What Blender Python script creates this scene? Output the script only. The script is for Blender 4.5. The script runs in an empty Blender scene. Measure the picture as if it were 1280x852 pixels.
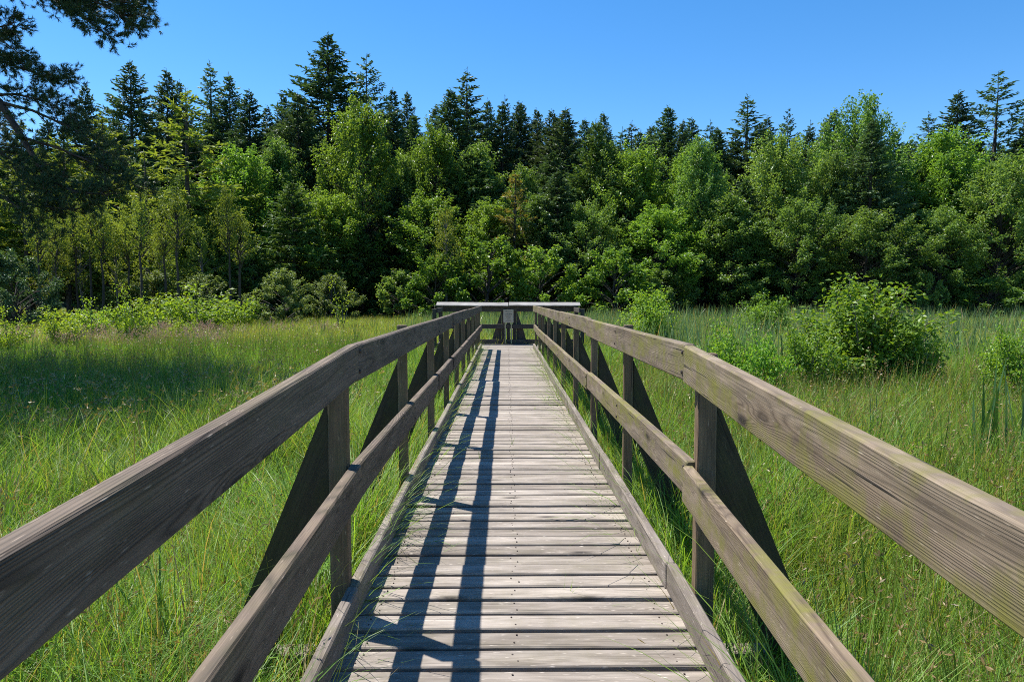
import bpy, math, random
import numpy as np
from mathutils import Vector, Matrix

rad = math.radians
scene = bpy.context.scene
COL = scene.collection
rng = np.random.default_rng(11)

# ------------------------------------------------------------------ camera
FPX = 853.0                       # focal length in photo pixels (24 mm)
PITCH = math.atan(55.0 / FPX)
YAW = math.atan(6.0 / FPX)
EYE = 1.30
cam_d = bpy.data.cameras.new('camera')
cam_d.sensor_width = 36.0
cam_d.lens = 24.0
cam_d.clip_start = 0.05
cam_d.clip_end = 3000
cam = bpy.data.objects.new('camera', cam_d)
COL.objects.link(cam)
cam.location = (0, 0, EYE)
cam.rotation_euler = (rad(90) - PITCH, 0, -YAW)
scene.camera = cam

# ------------------------------------------------------------------ sky + sun
SUN_DIR = Vector((-0.45, 0.31, 1.0)).normalized()
elev = math.asin(SUN_DIR.z)
azim = math.atan2(SUN_DIR.x, SUN_DIR.y)          # clockwise from +Y
world = bpy.data.worlds.new('World')
scene.world = world
world.use_nodes = True
wn = world.node_tree
bg = wn.nodes['Background']
sky = wn.nodes.new('ShaderNodeTexSky')
sky.sky_type = 'NISHITA'
sky.sun_disc = False
sky.sun_elevation = elev
sky.sun_rotation = azim
sky.altitude = 900
sky.air_density = 1.0
sky.dust_density = 0.15
sky.ozone_density = 2.6
hsv = wn.nodes.new('ShaderNodeHueSaturation')
hsv.inputs['Saturation'].default_value = 1.32
wn.links.new(sky.outputs[0], hsv.inputs['Color'])
wn.links.new(hsv.outputs[0], bg.inputs['Color'])
bg.inputs['Strength'].default_value = 0.11
sun_d = bpy.data.lights.new('sun', 'SUN')
sun_d.energy = 5.0
sun_d.angle = rad(0.53)
sun_d.color = (1.0, 0.965, 0.905)
sun = bpy.data.objects.new('sun', sun_d)
COL.objects.link(sun)
sun.location = SUN_DIR * 60
sun.rotation_euler = (-SUN_DIR).to_track_quat('-Z', 'Y').to_euler()

vs = scene.view_settings
vs.view_transform = 'Standard'
vs.look = 'None'
vs.exposure = 0.9
vs.gamma = 1.0
vs.use_curve_mapping = False
scene.render.engine = 'CYCLES'
cy = scene.cycles
cy.max_bounces = 8
cy.diffuse_bounces = 5
cy.filter_width = 1.0
cy.glossy_bounces = 2
cy.transmission_bounces = 5
cy.transparent_max_bounces = 4
cy.use_denoising = False
cy.sample_clamp_indirect = 6
cy.use_adaptive_sampling = True
cy.adaptive_threshold = 0.012


def at(x, y, Z):
    """World point that the photo shows at pixel (x, y) of 1280x852, Z metres ahead."""
    cx, cz = (x - 640) / FPX, (426 - y) / FPX
    fy = math.cos(PITCH) + cz * math.sin(PITCH)
    fz = -math.sin(PITCH) + cz * math.cos(PITCH)
    dx = cx * math.cos(YAW) + fy * math.sin(YAW)
    dy = -cx * math.sin(YAW) + fy * math.cos(YAW)
    k = Z / dy
    return Vector((dx * k, Z, EYE + fz * k))


# ------------------------------------------------------------------ helpers
def tag(o, label=None, cat=None, group=None, kind=None):
    if label: o['label'] = label
    if cat: o['category'] = cat
    if group: o['group'] = group
    if kind: o['kind'] = kind
    return o


def empty(name, loc=(0, 0, 0), rz=0.0):
    o = bpy.data.objects.new(name, None)
    o.empty_display_size = 0.3
    COL.objects.link(o)
    o.location = loc
    o.rotation_euler = (0, 0, rz)
    return o


def dup_tree(o, parent=None):
    c = o.copy()
    COL.objects.link(c)
    c.parent = parent
    for ch in list(o.children):
        dup_tree(ch, c)
    return c


def np_mesh(name, V, F, mats=None, attrs=None, smooth=False, mat_idx=None):
    """V (n,3) array; F list of index tuples or an (m,k) array."""
    me = bpy.data.meshes.new(name)
    V = np.asarray(V, dtype=np.float32)
    if isinstance(F, np.ndarray):
        k = F.shape[1]
        loops = F.astype(np.int32).ravel()
        starts = np.arange(0, len(loops), k, dtype=np.int32)
    else:
        loops = np.array([i for f in F for i in f], dtype=np.int32)
        lens = np.array([len(f) for f in F], dtype=np.int32)
        starts = np.concatenate([[0], np.cumsum(lens)[:-1]]).astype(np.int32)
    me.vertices.add(len(V))
    me.vertices.foreach_set('co', V.ravel())
    me.loops.add(len(loops))
    me.loops.foreach_set('vertex_index', loops)
    me.polygons.add(len(starts))
    me.polygons.foreach_set('loop_start', starts)
    if mat_idx is not None:
        me.polygons.foreach_set('material_index', np.asarray(mat_idx, dtype=np.int32))
    me.polygons.foreach_set('use_smooth', np.full(len(starts), bool(smooth)))
    me.update(calc_edges=True)
    me.validate()
    for m in (mats or []):
        me.materials.append(m)
    for an, arr in (attrs or {}).items():
        a = me.attributes.new(an, 'FLOAT_VECTOR', 'POINT')
        a.data.foreach_set('vector', np.asarray(arr, dtype=np.float32).ravel())
    return me


def link_mesh(name, me, parent=None):
    o = bpy.data.objects.new(name, me)
    COL.objects.link(o)
    o.parent = parent
    return o


class MB:
    """Collects shapes and links them as ONE mesh object."""
    def __init__(self):
        self.v, self.f, self.g, self.mi = [], [], [], []

    def add(self, V, F, G=None, mi=0):
        n = len(self.v)
        self.v.extend([tuple(p) for p in V])
        self.g.extend([tuple(p) for p in (G if G is not None else V)])
        self.f.extend([tuple(i + n for i in f) for f in F])
        self.mi.extend([mi] * len(F))

    def board(self, p0, p1, h, t, up=(0, 0, 1), c=0.006, seg=None, warp=0.0, mi=0, seed=None):
        """Chamfered board from p0 to p1; h across 'up', t along the third axis."""
        p0, p1 = Vector(p0), Vector(p1)
        ax = p1 - p0
        L = ax.length
        ax.normalize()
        side = ax.cross(Vector(up)).normalized()
        upv = side.cross(ax).normalized()
        n = seg or max(1, int(L / 0.5))
        sd = rng.uniform(0, 50, 3) if seed is None else np.array(seed)
        ss = [0, c] + [c + (L - 2 * c) * i / n for i in range(1, n)] + [L - c, L]
        V, G, F = [], [], []
        ph = rng.uniform(0, 6.28, 2)
        for k, s in enumerate(ss):
            ins = c * 0.7 if k in (0, len(ss) - 1) else 0
            a, b = h / 2 - ins, t / 2 - ins
            ring = [(a - c, -b), (a, -b + c), (a, b - c), (a - c, b), (-a + c, b), (-a, b - c), (-a, -b + c), (-a + c, -b)]
            wa = warp * math.sin(ph[0] + s * 2.2)
            wb = warp * math.sin(ph[1] + s * 1.7)
            for (u, w) in ring:
                V.append(p0 + ax * s + upv * (u + wa) + side * (w + wb))
                G.append((s + sd[0], u + sd[1], w + sd[2]))
        m = len(ss)
        for k in range(m - 1):
            for j in range(8):
                j2 = (j + 1) % 8
                F.append((k * 8 + j, (k + 1) * 8 + j, (k + 1) * 8 + j2, k * 8 + j2))
        F.append(tuple(range(8)))
        F.append(tuple((m - 1) * 8 + j for j in reversed(range(8))))
        self.add(V, F, G, mi)

    def tube(self, pts, radii, sides=6, mi=0):
        pts = [Vector(p) for p in pts]
        V, F = [], []
        for i, p in enumerate(pts):
            d = (pts[min(i + 1, len(pts) - 1)] - pts[max(i - 1, 0)]).normalized()
            a = d.orthogonal().normalized() if abs(d.z) > 0.95 else d.cross(Vector((0, 0, 1))).normalized()
            b = d.cross(a)
            for j in range(sides):
                t = 2 * math.pi * j / sides
                V.append(p + (a * math.cos(t) + b * math.sin(t)) * radii[i])
        for i in range(len(pts) - 1):
            for j in range(sides):
                j2 = (j + 1) % sides
                F.append((i * sides + j, i * sides + j2, (i + 1) * sides + j2, (i + 1) * sides + j))
        F.append(tuple((len(pts) - 1) * sides + j for j in range(sides)))
        self.add(V, F, None, mi)

    def build(self, name, mats, parent=None, smooth=False):
        if not isinstance(mats, (list, tuple)): mats = [mats]
        me = np_mesh(name, np.array(self.v), self.f, mats, {'grain': self.g}, smooth, self.mi)
        return link_mesh(name, me, parent)


# ------------------------------------------------------------------ materials
def nt(name):
    m = bpy.data.materials.new(name)
    m.use_nodes = True
    t = m.node_tree
    return m, t, t.nodes['Principled BSDF'], t.nodes['Material Output']


def N(t, typ, **kw):
    n = t.nodes.new(typ)
    for k, v in kw.items():
        if k.startswith('i_'):
            n.inputs[k[2:]].default_value = v
        else:
            setattr(n, k, v)
    return n


def M(t, op, a, b=None, c=None, clamp=False):
    n = t.nodes.new('ShaderNodeMath')
    n.operation = op
    n.use_clamp = clamp
    for i, v in enumerate((a, b, c)):
        if v is None: continue
        if isinstance(v, (int, float)): n.inputs[i].default_value = v
        else: t.links.new(v, n.inputs[i])
    return n.outputs[0]


def mixc(t, fac, a, b, blend='MIX'):
    n = t.nodes.new('ShaderNodeMix')
    n.data_type = 'RGBA'
    n.blend_type = blend
    for s, v in ((n.inputs[0], fac), (n.inputs[6], a), (n.inputs[7], b)):
        if isinstance(v, (int, float)): s.default_value = v
        elif isinstance(v, (tuple, list)): s.default_value = (*v[:3], 1)
        else: t.links.new(v, s)
    return n.outputs[2]


def vscale(t, vec, sc):
    n = t.nodes.new('ShaderNodeVectorMath')
    n.operation = 'MULTIPLY'
    t.links.new(vec, n.inputs[0])
    n.inputs[1].default_value = sc
    return n.outputs[0]


def noise(t, vec, scale, detail=3, rough=0.55):
    n = N(t, 'ShaderNodeTexNoise')
    n.inputs['Scale'].default_value = scale
    n.inputs['Detail'].default_value = detail
    n.inputs['Roughness'].default_value = rough
    t.links.new(vec, n.inputs['Vector'])
    return n.outputs['Fac']


def ramp(t, fac, stops):
    n = t.nodes.new('ShaderNodeValToRGB')
    t.links.new(fac, n.inputs[0])
    e = n.color_ramp.elements
    while len(e) < len(stops): e.new(0.5)
    for el, (p, c) in zip(e, stops):
        el.position = p
        el.color = (*c, 1) if len(c) == 3 else c
    return n.outputs[0]


def wood(name, dark, mid, light, algae=0.0, algae_col=(0.14, 0.15, 0.03), ringf=75.0, grooves=False, rough=0.75, bleach=0.5, ringw=0.55):
    m, t, bs, out = nt(name)
    g = N(t, 'ShaderNodeAttribute', attribute_name='grain').outputs['Vector']
    sep = N(t, 'ShaderNodeSeparateXYZ')
    t.links.new(g, sep.inputs[0])
    s, a, b = sep.outputs
    # knots
    vor = N(t, 'ShaderNodeTexVoronoi')
    vor.inputs['Scale'].default_value = 1.0
    t.links.new(vscale(t, g, (1.7, 6.0, 0.06)), vor.inputs['Vector'])
    d = vor.outputs['Distance']
    swirl = M(t, 'POWER', M(t, 'SUBTRACT', 1.0, M(t, 'MULTIPLY', d, 1.5), clamp=True), 3.0)
    knot = M(t, 'SUBTRACT', 1.0, M(t, 'MULTIPLY', d, 6.5), clamp=True)
    n1 = noise(t, vscale(t, g, (0.8, 5.0, 3.0)), 1.0, 2)
    n2 = noise(t, vscale(t, g, (3.0, 40.0, 20.0)), 1.0, 2)
    ph = M(t, 'ADD', M(t, 'MULTIPLY', a, 0.55), M(t, 'MULTIPLY', b, 0.22))
    n0 = noise(t, vscale(t, g, (0.33, 13.0, 6.0)), 1.0, 1)
    ph = M(t, 'ADD', ph, M(t, 'MULTIPLY', n0, 0.13))
    ph = M(t, 'ADD', ph, M(t, 'MULTIPLY', n1, 0.03))
    ph = M(t, 'ADD', ph, M(t, 'MULTIPLY', swirl, 0.028))
    ph = M(t, 'ADD', ph, M(t, 'MULTIPLY', n2, 0.0035))
    ring = M(t, 'ADD', M(t, 'MULTIPLY', M(t, 'SINE', M(t, 'MULTIPLY', ph, 6.283 * ringf)), 0.5), 0.5)
    ring = M(t, 'POWER', ring, 0.45)
    fib = noise(t, vscale(t, g, (5.0, 420.0, 420.0)), 1.0, 3)
    sta = noise(t, vscale(t, g, (1.3, 9.0, 9.0)), 1.0, 4)
    blot = noise(t, vscale(t, g, (4.0, 22.0, 22.0)), 1.0, 4)
    ring = M(t, 'ADD', M(t, 'MULTIPLY', ring, ringw), M(t, 'MULTIPLY', noise(t, vscale(t, g, (2.5, 55.0, 55.0)), 1.0, 4), 1.1 - ringw), clamp=True)
    col = mixc(t, ring, dark, mid)
    col = mixc(t, M(t, 'MULTIPLY', M(t, 'SUBTRACT', sta, 0.35, clamp=True), 3.2 * bleach, clamp=True), col, light)
    col = mixc(t, 0.75, col, ramp(t, fib, [(0.25, (0.62, 0.62, 0.62)), (0.75, (1.3, 1.3, 1.3))]), 'MULTIPLY')
    col = mixc(t, 0.7, col, ramp(t, blot, [(0.3, (0.5, 0.48, 0.46)), (0.65, (1.25, 1.25, 1.25))]), 'MULTIPLY')
    isl = N(t, 'ShaderNodeNewGeometry').outputs['Random Per Island']
    col = mixc(t, 1.0, col, ramp(t, isl, [(0.0, (0.72, 0.70, 0.68)), (0.5, (1.0, 1.0, 1.0)), (1.0, (1.22, 1.21, 1.19))]), 'MULTIPLY')
    col = mixc(t, M(t, 'MULTIPLY', knot, 1.3, clamp=True), col, tuple(c * 0.35 for c in dark))
    # pale pin-scratches and flecks
    fl = noise(t, vscale(t, g, (24.0, 150.0, 150.0)), 1.0, 1)
    col = mixc(t, M(t, 'MULTIPLY', M(t, 'SUBTRACT', fl, 0.67, clamp=True), 6.0, clamp=True), col, tuple(min(1, c * 1.7) for c in light))
    if algae:
        al = M(t, 'ADD', M(t, 'MULTIPLY', noise(t, vscale(t, g, (2.0, 9.0, 6.0)), 1.0, 4, 0.6), 0.6), M(t, 'MULTIPLY', noise(t, vscale(t, g, (16.0, 7.0, 7.0)), 1.0, 4, 0.65), 0.4))
        fac = M(t, 'MULTIPLY', M(t, 'SUBTRACT', al, 0.47, clamp=True), 6.5 * algae, clamp=True)
        col = mixc(t, fac, col, mixc(t, fib, tuple(c * 0.6 for c in algae_col), algae_col))
    hgt = M(t, 'ADD', M(t, 'MULTIPLY', fib, 0.7), M(t, 'MULTIPLY', ring, 0.6))
    hgt = M(t, 'SUBTRACT', hgt, M(t, 'MULTIPLY', knot, 0.8))
    if grooves:
        gr = M(t, 'SINE', M(t, 'MULTIPLY', a, 6.283 / 0.0135))
        hgt = M(t, 'ADD', hgt, M(t, 'MULTIPLY', gr, 0.55))
    # cracks along the grain
    cr = noise(t, vscale(t, g, (1.6, 60.0, 60.0)), 1.0, 2)
    crk = M(t, 'MULTIPLY', M(t, 'SUBTRACT', cr, 0.665, clamp=True), 14.0, clamp=True)
    col = mixc(t, M(t, 'MULTIPLY', crk, 0.75), col, (0.012, 0.010, 0.009))
    hgt = M(t, 'SUBTRACT', hgt, M(t, 'MULTIPLY', crk, 1.5))
    bump = N(t, 'ShaderNodeBump')
    bump.inputs['Strength'].default_value = 0.55
    bump.inputs['Distance'].default_value = 0.0025
    t.links.new(hgt, bump.inputs['Height'])
    t.links.new(bump.outputs[0], bs.inputs['Normal'])
    t.links.new(col, bs.inputs['Base Color'])
    bs.inputs['Roughness'].default_value = rough
    bs.inputs['Specular IOR Level'].default_value = 0.35
    return m


def leafmat(name, c1, c2, trans=0.42, tcol=None, rough=0.45, spec=0.4, objvar=0.25, straw=None, straw_amt=0.0, thue=1.25, patchy=None):
    """Thin leaf or blade: reflects, and lets light through."""
    m, t, bs, out = nt(name)
    geo = N(t, 'ShaderNodeNewGeometry')
    oi = N(t, 'ShaderNodeObjectInfo')
    r = geo.outputs['Random Per Island']
    col = mixc(t, r, c1, c2)
    if straw:
        h = M(t, 'FRACT', M(t, 'MULTIPLY', r, 37.31))
        col = mixc(t, M(t, 'LESS_THAN', h, straw_amt), col, straw)
    if patchy:          # whole stands of yellower plants
        pn = noise(t, oi.outputs['Location'], 0.55, 3)
        col = mixc(t, M(t, 'MULTIPLY', M(t, 'SUBTRACT', pn, 0.44, clamp=True), 4.5, clamp=True), col, mixc(t, r, patchy, col))
    hs = N(t, 'ShaderNodeHueSaturation')
    rr = oi.outputs['Random']
    t.links.new(M(t, 'ADD', 0.5 - 0.05 * objvar, M(t, 'MULTIPLY', rr, 0.1 * objvar)), hs.inputs['Hue'])
    r2 = M(t, 'FRACT', M(t, 'MULTIPLY', rr, 91.7))
    t.links.new(M(t, 'ADD', 1.0 - objvar, M(t, 'MULTIPLY', r2, 2 * objvar)), hs.inputs['Value'])
    t.links.new(col, hs.inputs['Color'])
    col = hs.outputs[0]
    t.links.new(col, bs.inputs['Base Color'])
    bs.inputs['Roughness'].default_value = rough
    bs.inputs['Specular IOR Level'].default_value = spec
    tr = N(t, 'ShaderNodeBsdfTranslucent')
    tc = mixc(t, 1.0, col, tcol or (thue * 1.25, thue * 1.1, 0.55), 'MULTIPLY')
    t.links.new(tc, tr.inputs['Color'])
    mx = N(t, 'ShaderNodeMixShader')
    mx.inputs[0].default_value = trans
    t.links.new(bs.outputs[0], mx.inputs[1])
    t.links.new(tr.outputs[0], mx.inputs[2])
    t.links.new(mx.outputs[0], out.inputs['Surface'])
    return m


def barkmat(name, c1, c2, sc=14.0):
    m, t, bs, out = nt(name)
    tc = N(t, 'ShaderNodeTexCoord').outputs['Object']
    n = noise(t, vscale(t, tc, (1, 1, 0.25)), sc, 4)
    t.links.new(ramp(t, n, [(0.35, c1), (0.65, c2)]), bs.inputs['Base Color'])
    bs.inputs['Roughness'].default_value = 0.9
    bp = N(t, 'ShaderNodeBump')
    bp.inputs['Strength'].default_value = 0.7
    bp.inputs['Distance'].default_value = 0.02
    t.links.new(n, bp.inputs['Height'])
    t.links.new(bp.outputs[0], bs.inputs['Normal'])
    return m


def plainmat(name, c, rough=0.6, metal=0.0):
    m, t, bs, out = nt(name)
    tc = N(t, 'ShaderNodeTexCoord').outputs['Object']
    n = noise(t, tc, 9.0, 4)
    t.links.new(mixc(t, n, tuple(x * 0.8 for x in c), tuple(min(1, x * 1.15) for x in c)), bs.inputs['Base Color'])
    bs.inputs['Roughness'].default_value = rough
    bs.inputs['Metallic'].default_value = metal
    return m


W_DECK = wood('weathered_deck_wood', (0.125, 0.10, 0.08), (0.265, 0.226, 0.188), (0.36, 0.315, 0.27), algae=0.22, algae_col=(0.17, 0.155, 0.075), ringf=190, bleach=0.75)
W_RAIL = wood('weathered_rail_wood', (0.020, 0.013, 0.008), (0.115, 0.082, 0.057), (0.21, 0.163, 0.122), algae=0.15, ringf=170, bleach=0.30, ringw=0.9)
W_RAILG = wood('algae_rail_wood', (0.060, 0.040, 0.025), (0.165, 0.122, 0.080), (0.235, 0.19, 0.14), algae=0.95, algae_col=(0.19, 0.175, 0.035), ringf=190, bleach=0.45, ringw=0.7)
W_KERB = wood('weathered_kerb_wood', (0.10, 0.078, 0.06), (0.205, 0.17, 0.14), (0.28, 0.24, 0.205), algae=0.35, algae_col=(0.18, 0.17, 0.05), ringf=210, bleach=0.55)
W_POST = wood('brown_post_wood', (0.065, 0.040, 0.022), (0.17, 0.11, 0.064), (0.22, 0.16, 0.105), algae=0.25, ringf=200, bleach=0.35)
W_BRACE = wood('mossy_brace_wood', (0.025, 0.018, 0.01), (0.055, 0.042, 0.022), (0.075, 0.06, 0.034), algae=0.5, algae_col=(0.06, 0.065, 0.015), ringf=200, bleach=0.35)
W_PLAT = wood('dark_platform_wood', (0.03, 0.024, 0.02), (0.065, 0.053, 0.044), (0.09, 0.075, 0.062), algae=0.1, ringf=180, bleach=0.4)
W_LEDGE = wood('pale_ledge_wood', (0.13, 0.115, 0.10), (0.25, 0.23, 0.205), (0.33, 0.31, 0.28), ringf=120, rough=0.5, bleach=0.8)  # paler and smoother than the platform rails
NAIL = plainmat('rusty_nail_steel', (0.085, 0.065, 0.055), 0.6, 0.5)

L_GRASS = leafmat('sedge_blades', (0.105, 0.235, 0.03), (0.20, 0.345, 0.055), trans=0.45, rough=0.48, spec=0.35, objvar=0.22, straw=(0.30, 0.25, 0.1), straw_amt=0.10, patchy=(0.21, 0.285, 0.05))
L_GRASSY = leafmat('yellow_meadow_blades', (0.14, 0.24, 0.034), (0.25, 0.345, 0.065), trans=0.45, objvar=0.2, straw=(0.30, 0.25, 0.1), straw_amt=0.2, patchy=(0.30, 0.30, 0.07))
L_RUSH = leafmat('rush_blades', (0.065, 0.145, 0.024), (0.14, 0.24, 0.042), trans=0.36, objvar=0.25, straw=(0.3, 0.24, 0.1), straw_amt=0.08)
L_CAT = leafmat('cattail_blades', (0.11, 0.20, 0.07), (0.22, 0.33, 0.13), trans=0.38, rough=0.35, spec=0.55, objvar=0.3, straw=(0.36, 0.29, 0.13), straw_amt=0.07, thue=1.05)
L_REED = leafmat('dark_reed_blades', (0.055, 0.13, 0.035), (0.11, 0.215, 0.06), trans=0.36, rough=0.35, spec=0.5, objvar=0.2)
L_STRAW = leafmat('dry_straw', (0.24, 0.195, 0.085), (0.36, 0.30, 0.15), trans=0.25, objvar=0.2)
L_SEED = leafmat('brown_seed_heads', (0.13, 0.085, 0.034), (0.34, 0.25, 0.10), trans=0.2, objvar=0.2)
L_PINK = leafmat('pink_grass_plumes', (0.34, 0.22, 0.17), (0.44, 0.30, 0.22), trans=0.35, objvar=0.15, tcol=(1.0, 0.9, 0.8))
L_HERB = leafmat('broad_herb_leaves', (0.085, 0.2, 0.025), (0.16, 0.29, 0.04), trans=0.45, objvar=0.2)
L_BUSH = leafmat('shrub_leaves', (0.11, 0.235, 0.024), (0.20, 0.34, 0.04), trans=0.46, rough=0.45, spec=0.4, objvar=0.2)
L_LIME = leafmat('lime_shrub_leaves', (0.16, 0.27, 0.025), (0.26, 0.37, 0.04), trans=0.5, objvar=0.2)
L_BROAD = leafmat('broadleaf_foliage', (0.078, 0.16, 0.037), (0.168, 0.278, 0.072), trans=0.48, rough=0.42, spec=0.45, objvar=0.18)
L_BRIGHT = leafmat('bright_broadleaf_foliage', (0.09, 0.188, 0.028), (0.172, 0.29, 0.052), trans=0.5, rough=0.42, spec=0.45, objvar=0.2)
L_GREY = leafmat('silvery_foliage', (0.095, 0.15, 0.045), (0.18, 0.25, 0.085), trans=0.4, rough=0.5, spec=0.4, objvar=0.2)
L_SPRUCE = leafmat('spruce_needles', (0.036, 0.076, 0.033), (0.082, 0.15, 0.06), trans=0.25, rough=0.5, spec=0.35, objvar=0.3)
L_YSPRUCE = leafmat('young_spruce_needles', (0.05, 0.105, 0.024), (0.09, 0.165, 0.036), trans=0.25, rough=0.55, spec=0.3, objvar=0.2)
L_LARCH = leafmat('larch_needles', (0.12, 0.18, 0.032), (0.21, 0.27, 0.05), trans=0.4, rough=0.55, spec=0.3, objvar=0.25)
L_OLDLARCH = leafmat('brownish_larch_needles', (0.14, 0.135, 0.035), (0.22, 0.2, 0.05), trans=0.3, rough=0.55, spec=0.3, objvar=0.15)
L_PINE = leafmat('pine_needles', (0.026, 0.055, 0.022), (0.06, 0.105, 0.038), trans=0.15, rough=0.5, spec=0.35, objvar=0.1, straw=(0.12, 0.08, 0.035), straw_amt=0.06)
B_DARK = barkmat('dark_bark', (0.025, 0.02, 0.017), (0.07, 0.058, 0.048))
B_GREY = barkmat('grey_bark', (0.07, 0.065, 0.055), (0.17, 0.155, 0.135))
B_PINE = barkmat('pine_bark', (0.03, 0.02, 0.016), (0.10, 0.062, 0.042), 9)


# ------------------------------------------------------------------ ground
def gz_np(x, y):
    b = 0.05 * np.sin(x * 1.3 + 0.7 * y) + 0.04 * np.sin(y * 1.9 - x * 0.6) + 0.03 * np.sin(x * 3.1 + 1.2) * np.sin(y * 2.7)
    rise = np.clip(y - 50.0, 0, None) * 0.07
    rise = np.minimum(rise, 9.0)
    left = np.clip(-x - 24.0, 0, 60) * 0.05 * np.clip((y - 22) / 14.0, 0, 1)
    return -0.45 + b + rise + left


def gz(x, y):
    return float(gz_np(np.array(float(x)), np.array(float(y))))


def build_ground():
    xs = np.concatenate([np.linspace(-700, -62, 12), np.linspace(-60, 60, 161), np.linspace(62, 700, 12)])
    ys = np.concatenate([np.linspace(-300, -12, 10), np.linspace(-10, 90, 151), np.linspace(93, 1200, 14)])
    X, Y = np.meshgrid(xs, ys)
    Zg = gz_np(X, Y)
    V = np.stack([X.ravel(), Y.ravel(), Zg.ravel()], 1)
    nx, ny = len(xs), len(ys)
    i = np.arange(nx * ny).reshape(ny, nx)
    F = np.stack([i[:-1, :-1].ravel(), i[:-1, 1:].ravel(), i[1:, 1:].ravel(), i[1:, :-1].ravel()], 1)
    m, t, bs, out = nt('marsh_soil')
    tc = N(t, 'ShaderNodeTexCoord').outputs['Object']
    n1 = noise(t, tc, 0.8, 5)
    n2 = noise(t, tc, 14.0, 4)
    c = ramp(t, n1, [(0.3, (0.028, 0.036, 0.012)), (0.55, (0.055, 0.075, 0.018)), (0.75, (0.085, 0.09, 0.028))])
    c = mixc(t, 0.7, c, ramp(t, n2, [(0.3, (0.5, 0.5, 0.5)), (0.7, (1.35, 1.35, 1.3))]), 'MULTIPLY')
    t.links.new(c, bs.inputs['Base Color'])
    bs.inputs['Roughness'].default_value = 0.95
    bp = N(t, 'ShaderNodeBump')
    bp.inputs['Strength'].default_value = 0.8
    bp.inputs['Distance'].default_value = 0.06
    t.links.new(n2, bp.inputs['Height'])
    t.links.new(bp.outputs[0], bs.inputs['Normal'])
    o = link_mesh('ground', np_mesh('ground', V, F, [m], smooth=True))
    tag(o, 'dark boggy marsh ground under the grass', 'ground', kind='structure')


build_ground()

# ------------------------------------------------------------------ boardwalk
YEND = 17.55


def prof(y):
    """Height of the deck along its length: rises to the first joint, then runs nearly level."""
    if y < 2.75: return -0.043 * (2.75 - y)
    return -0.0021 * max(0, y - 4.0)


def lerp(a, b, t): return a + (b - a) * t


def deck_l(y): return lerp(-0.605, -0.645, min(max((y - 2.4) / 15, 0), 1))
def deck_r(y): return lerp(0.700, 0.668, min(max((y - 2.4) / 15, 0), 1))


def railx(side, y):
    if side < 0:
        if y < 2.75: return lerp(-0.56, -0.598, (y + 0.2) / 2.95)
        return lerp(-0.598, -0.640, min(1, (y - 2.75) / 14.6))
    if y < 2.75: return lerp(0.655, 0.722, (y + 0.2) / 2.95)
    return lerp(0.722, 0.662, min(1, (y - 2.75) / 14.6))


POSTS = [0.50, 2.75, 4.45, 6.1, 7.7, 9.3, 10.9, 12.5, 14.1, 15.7, 17.25]


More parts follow.
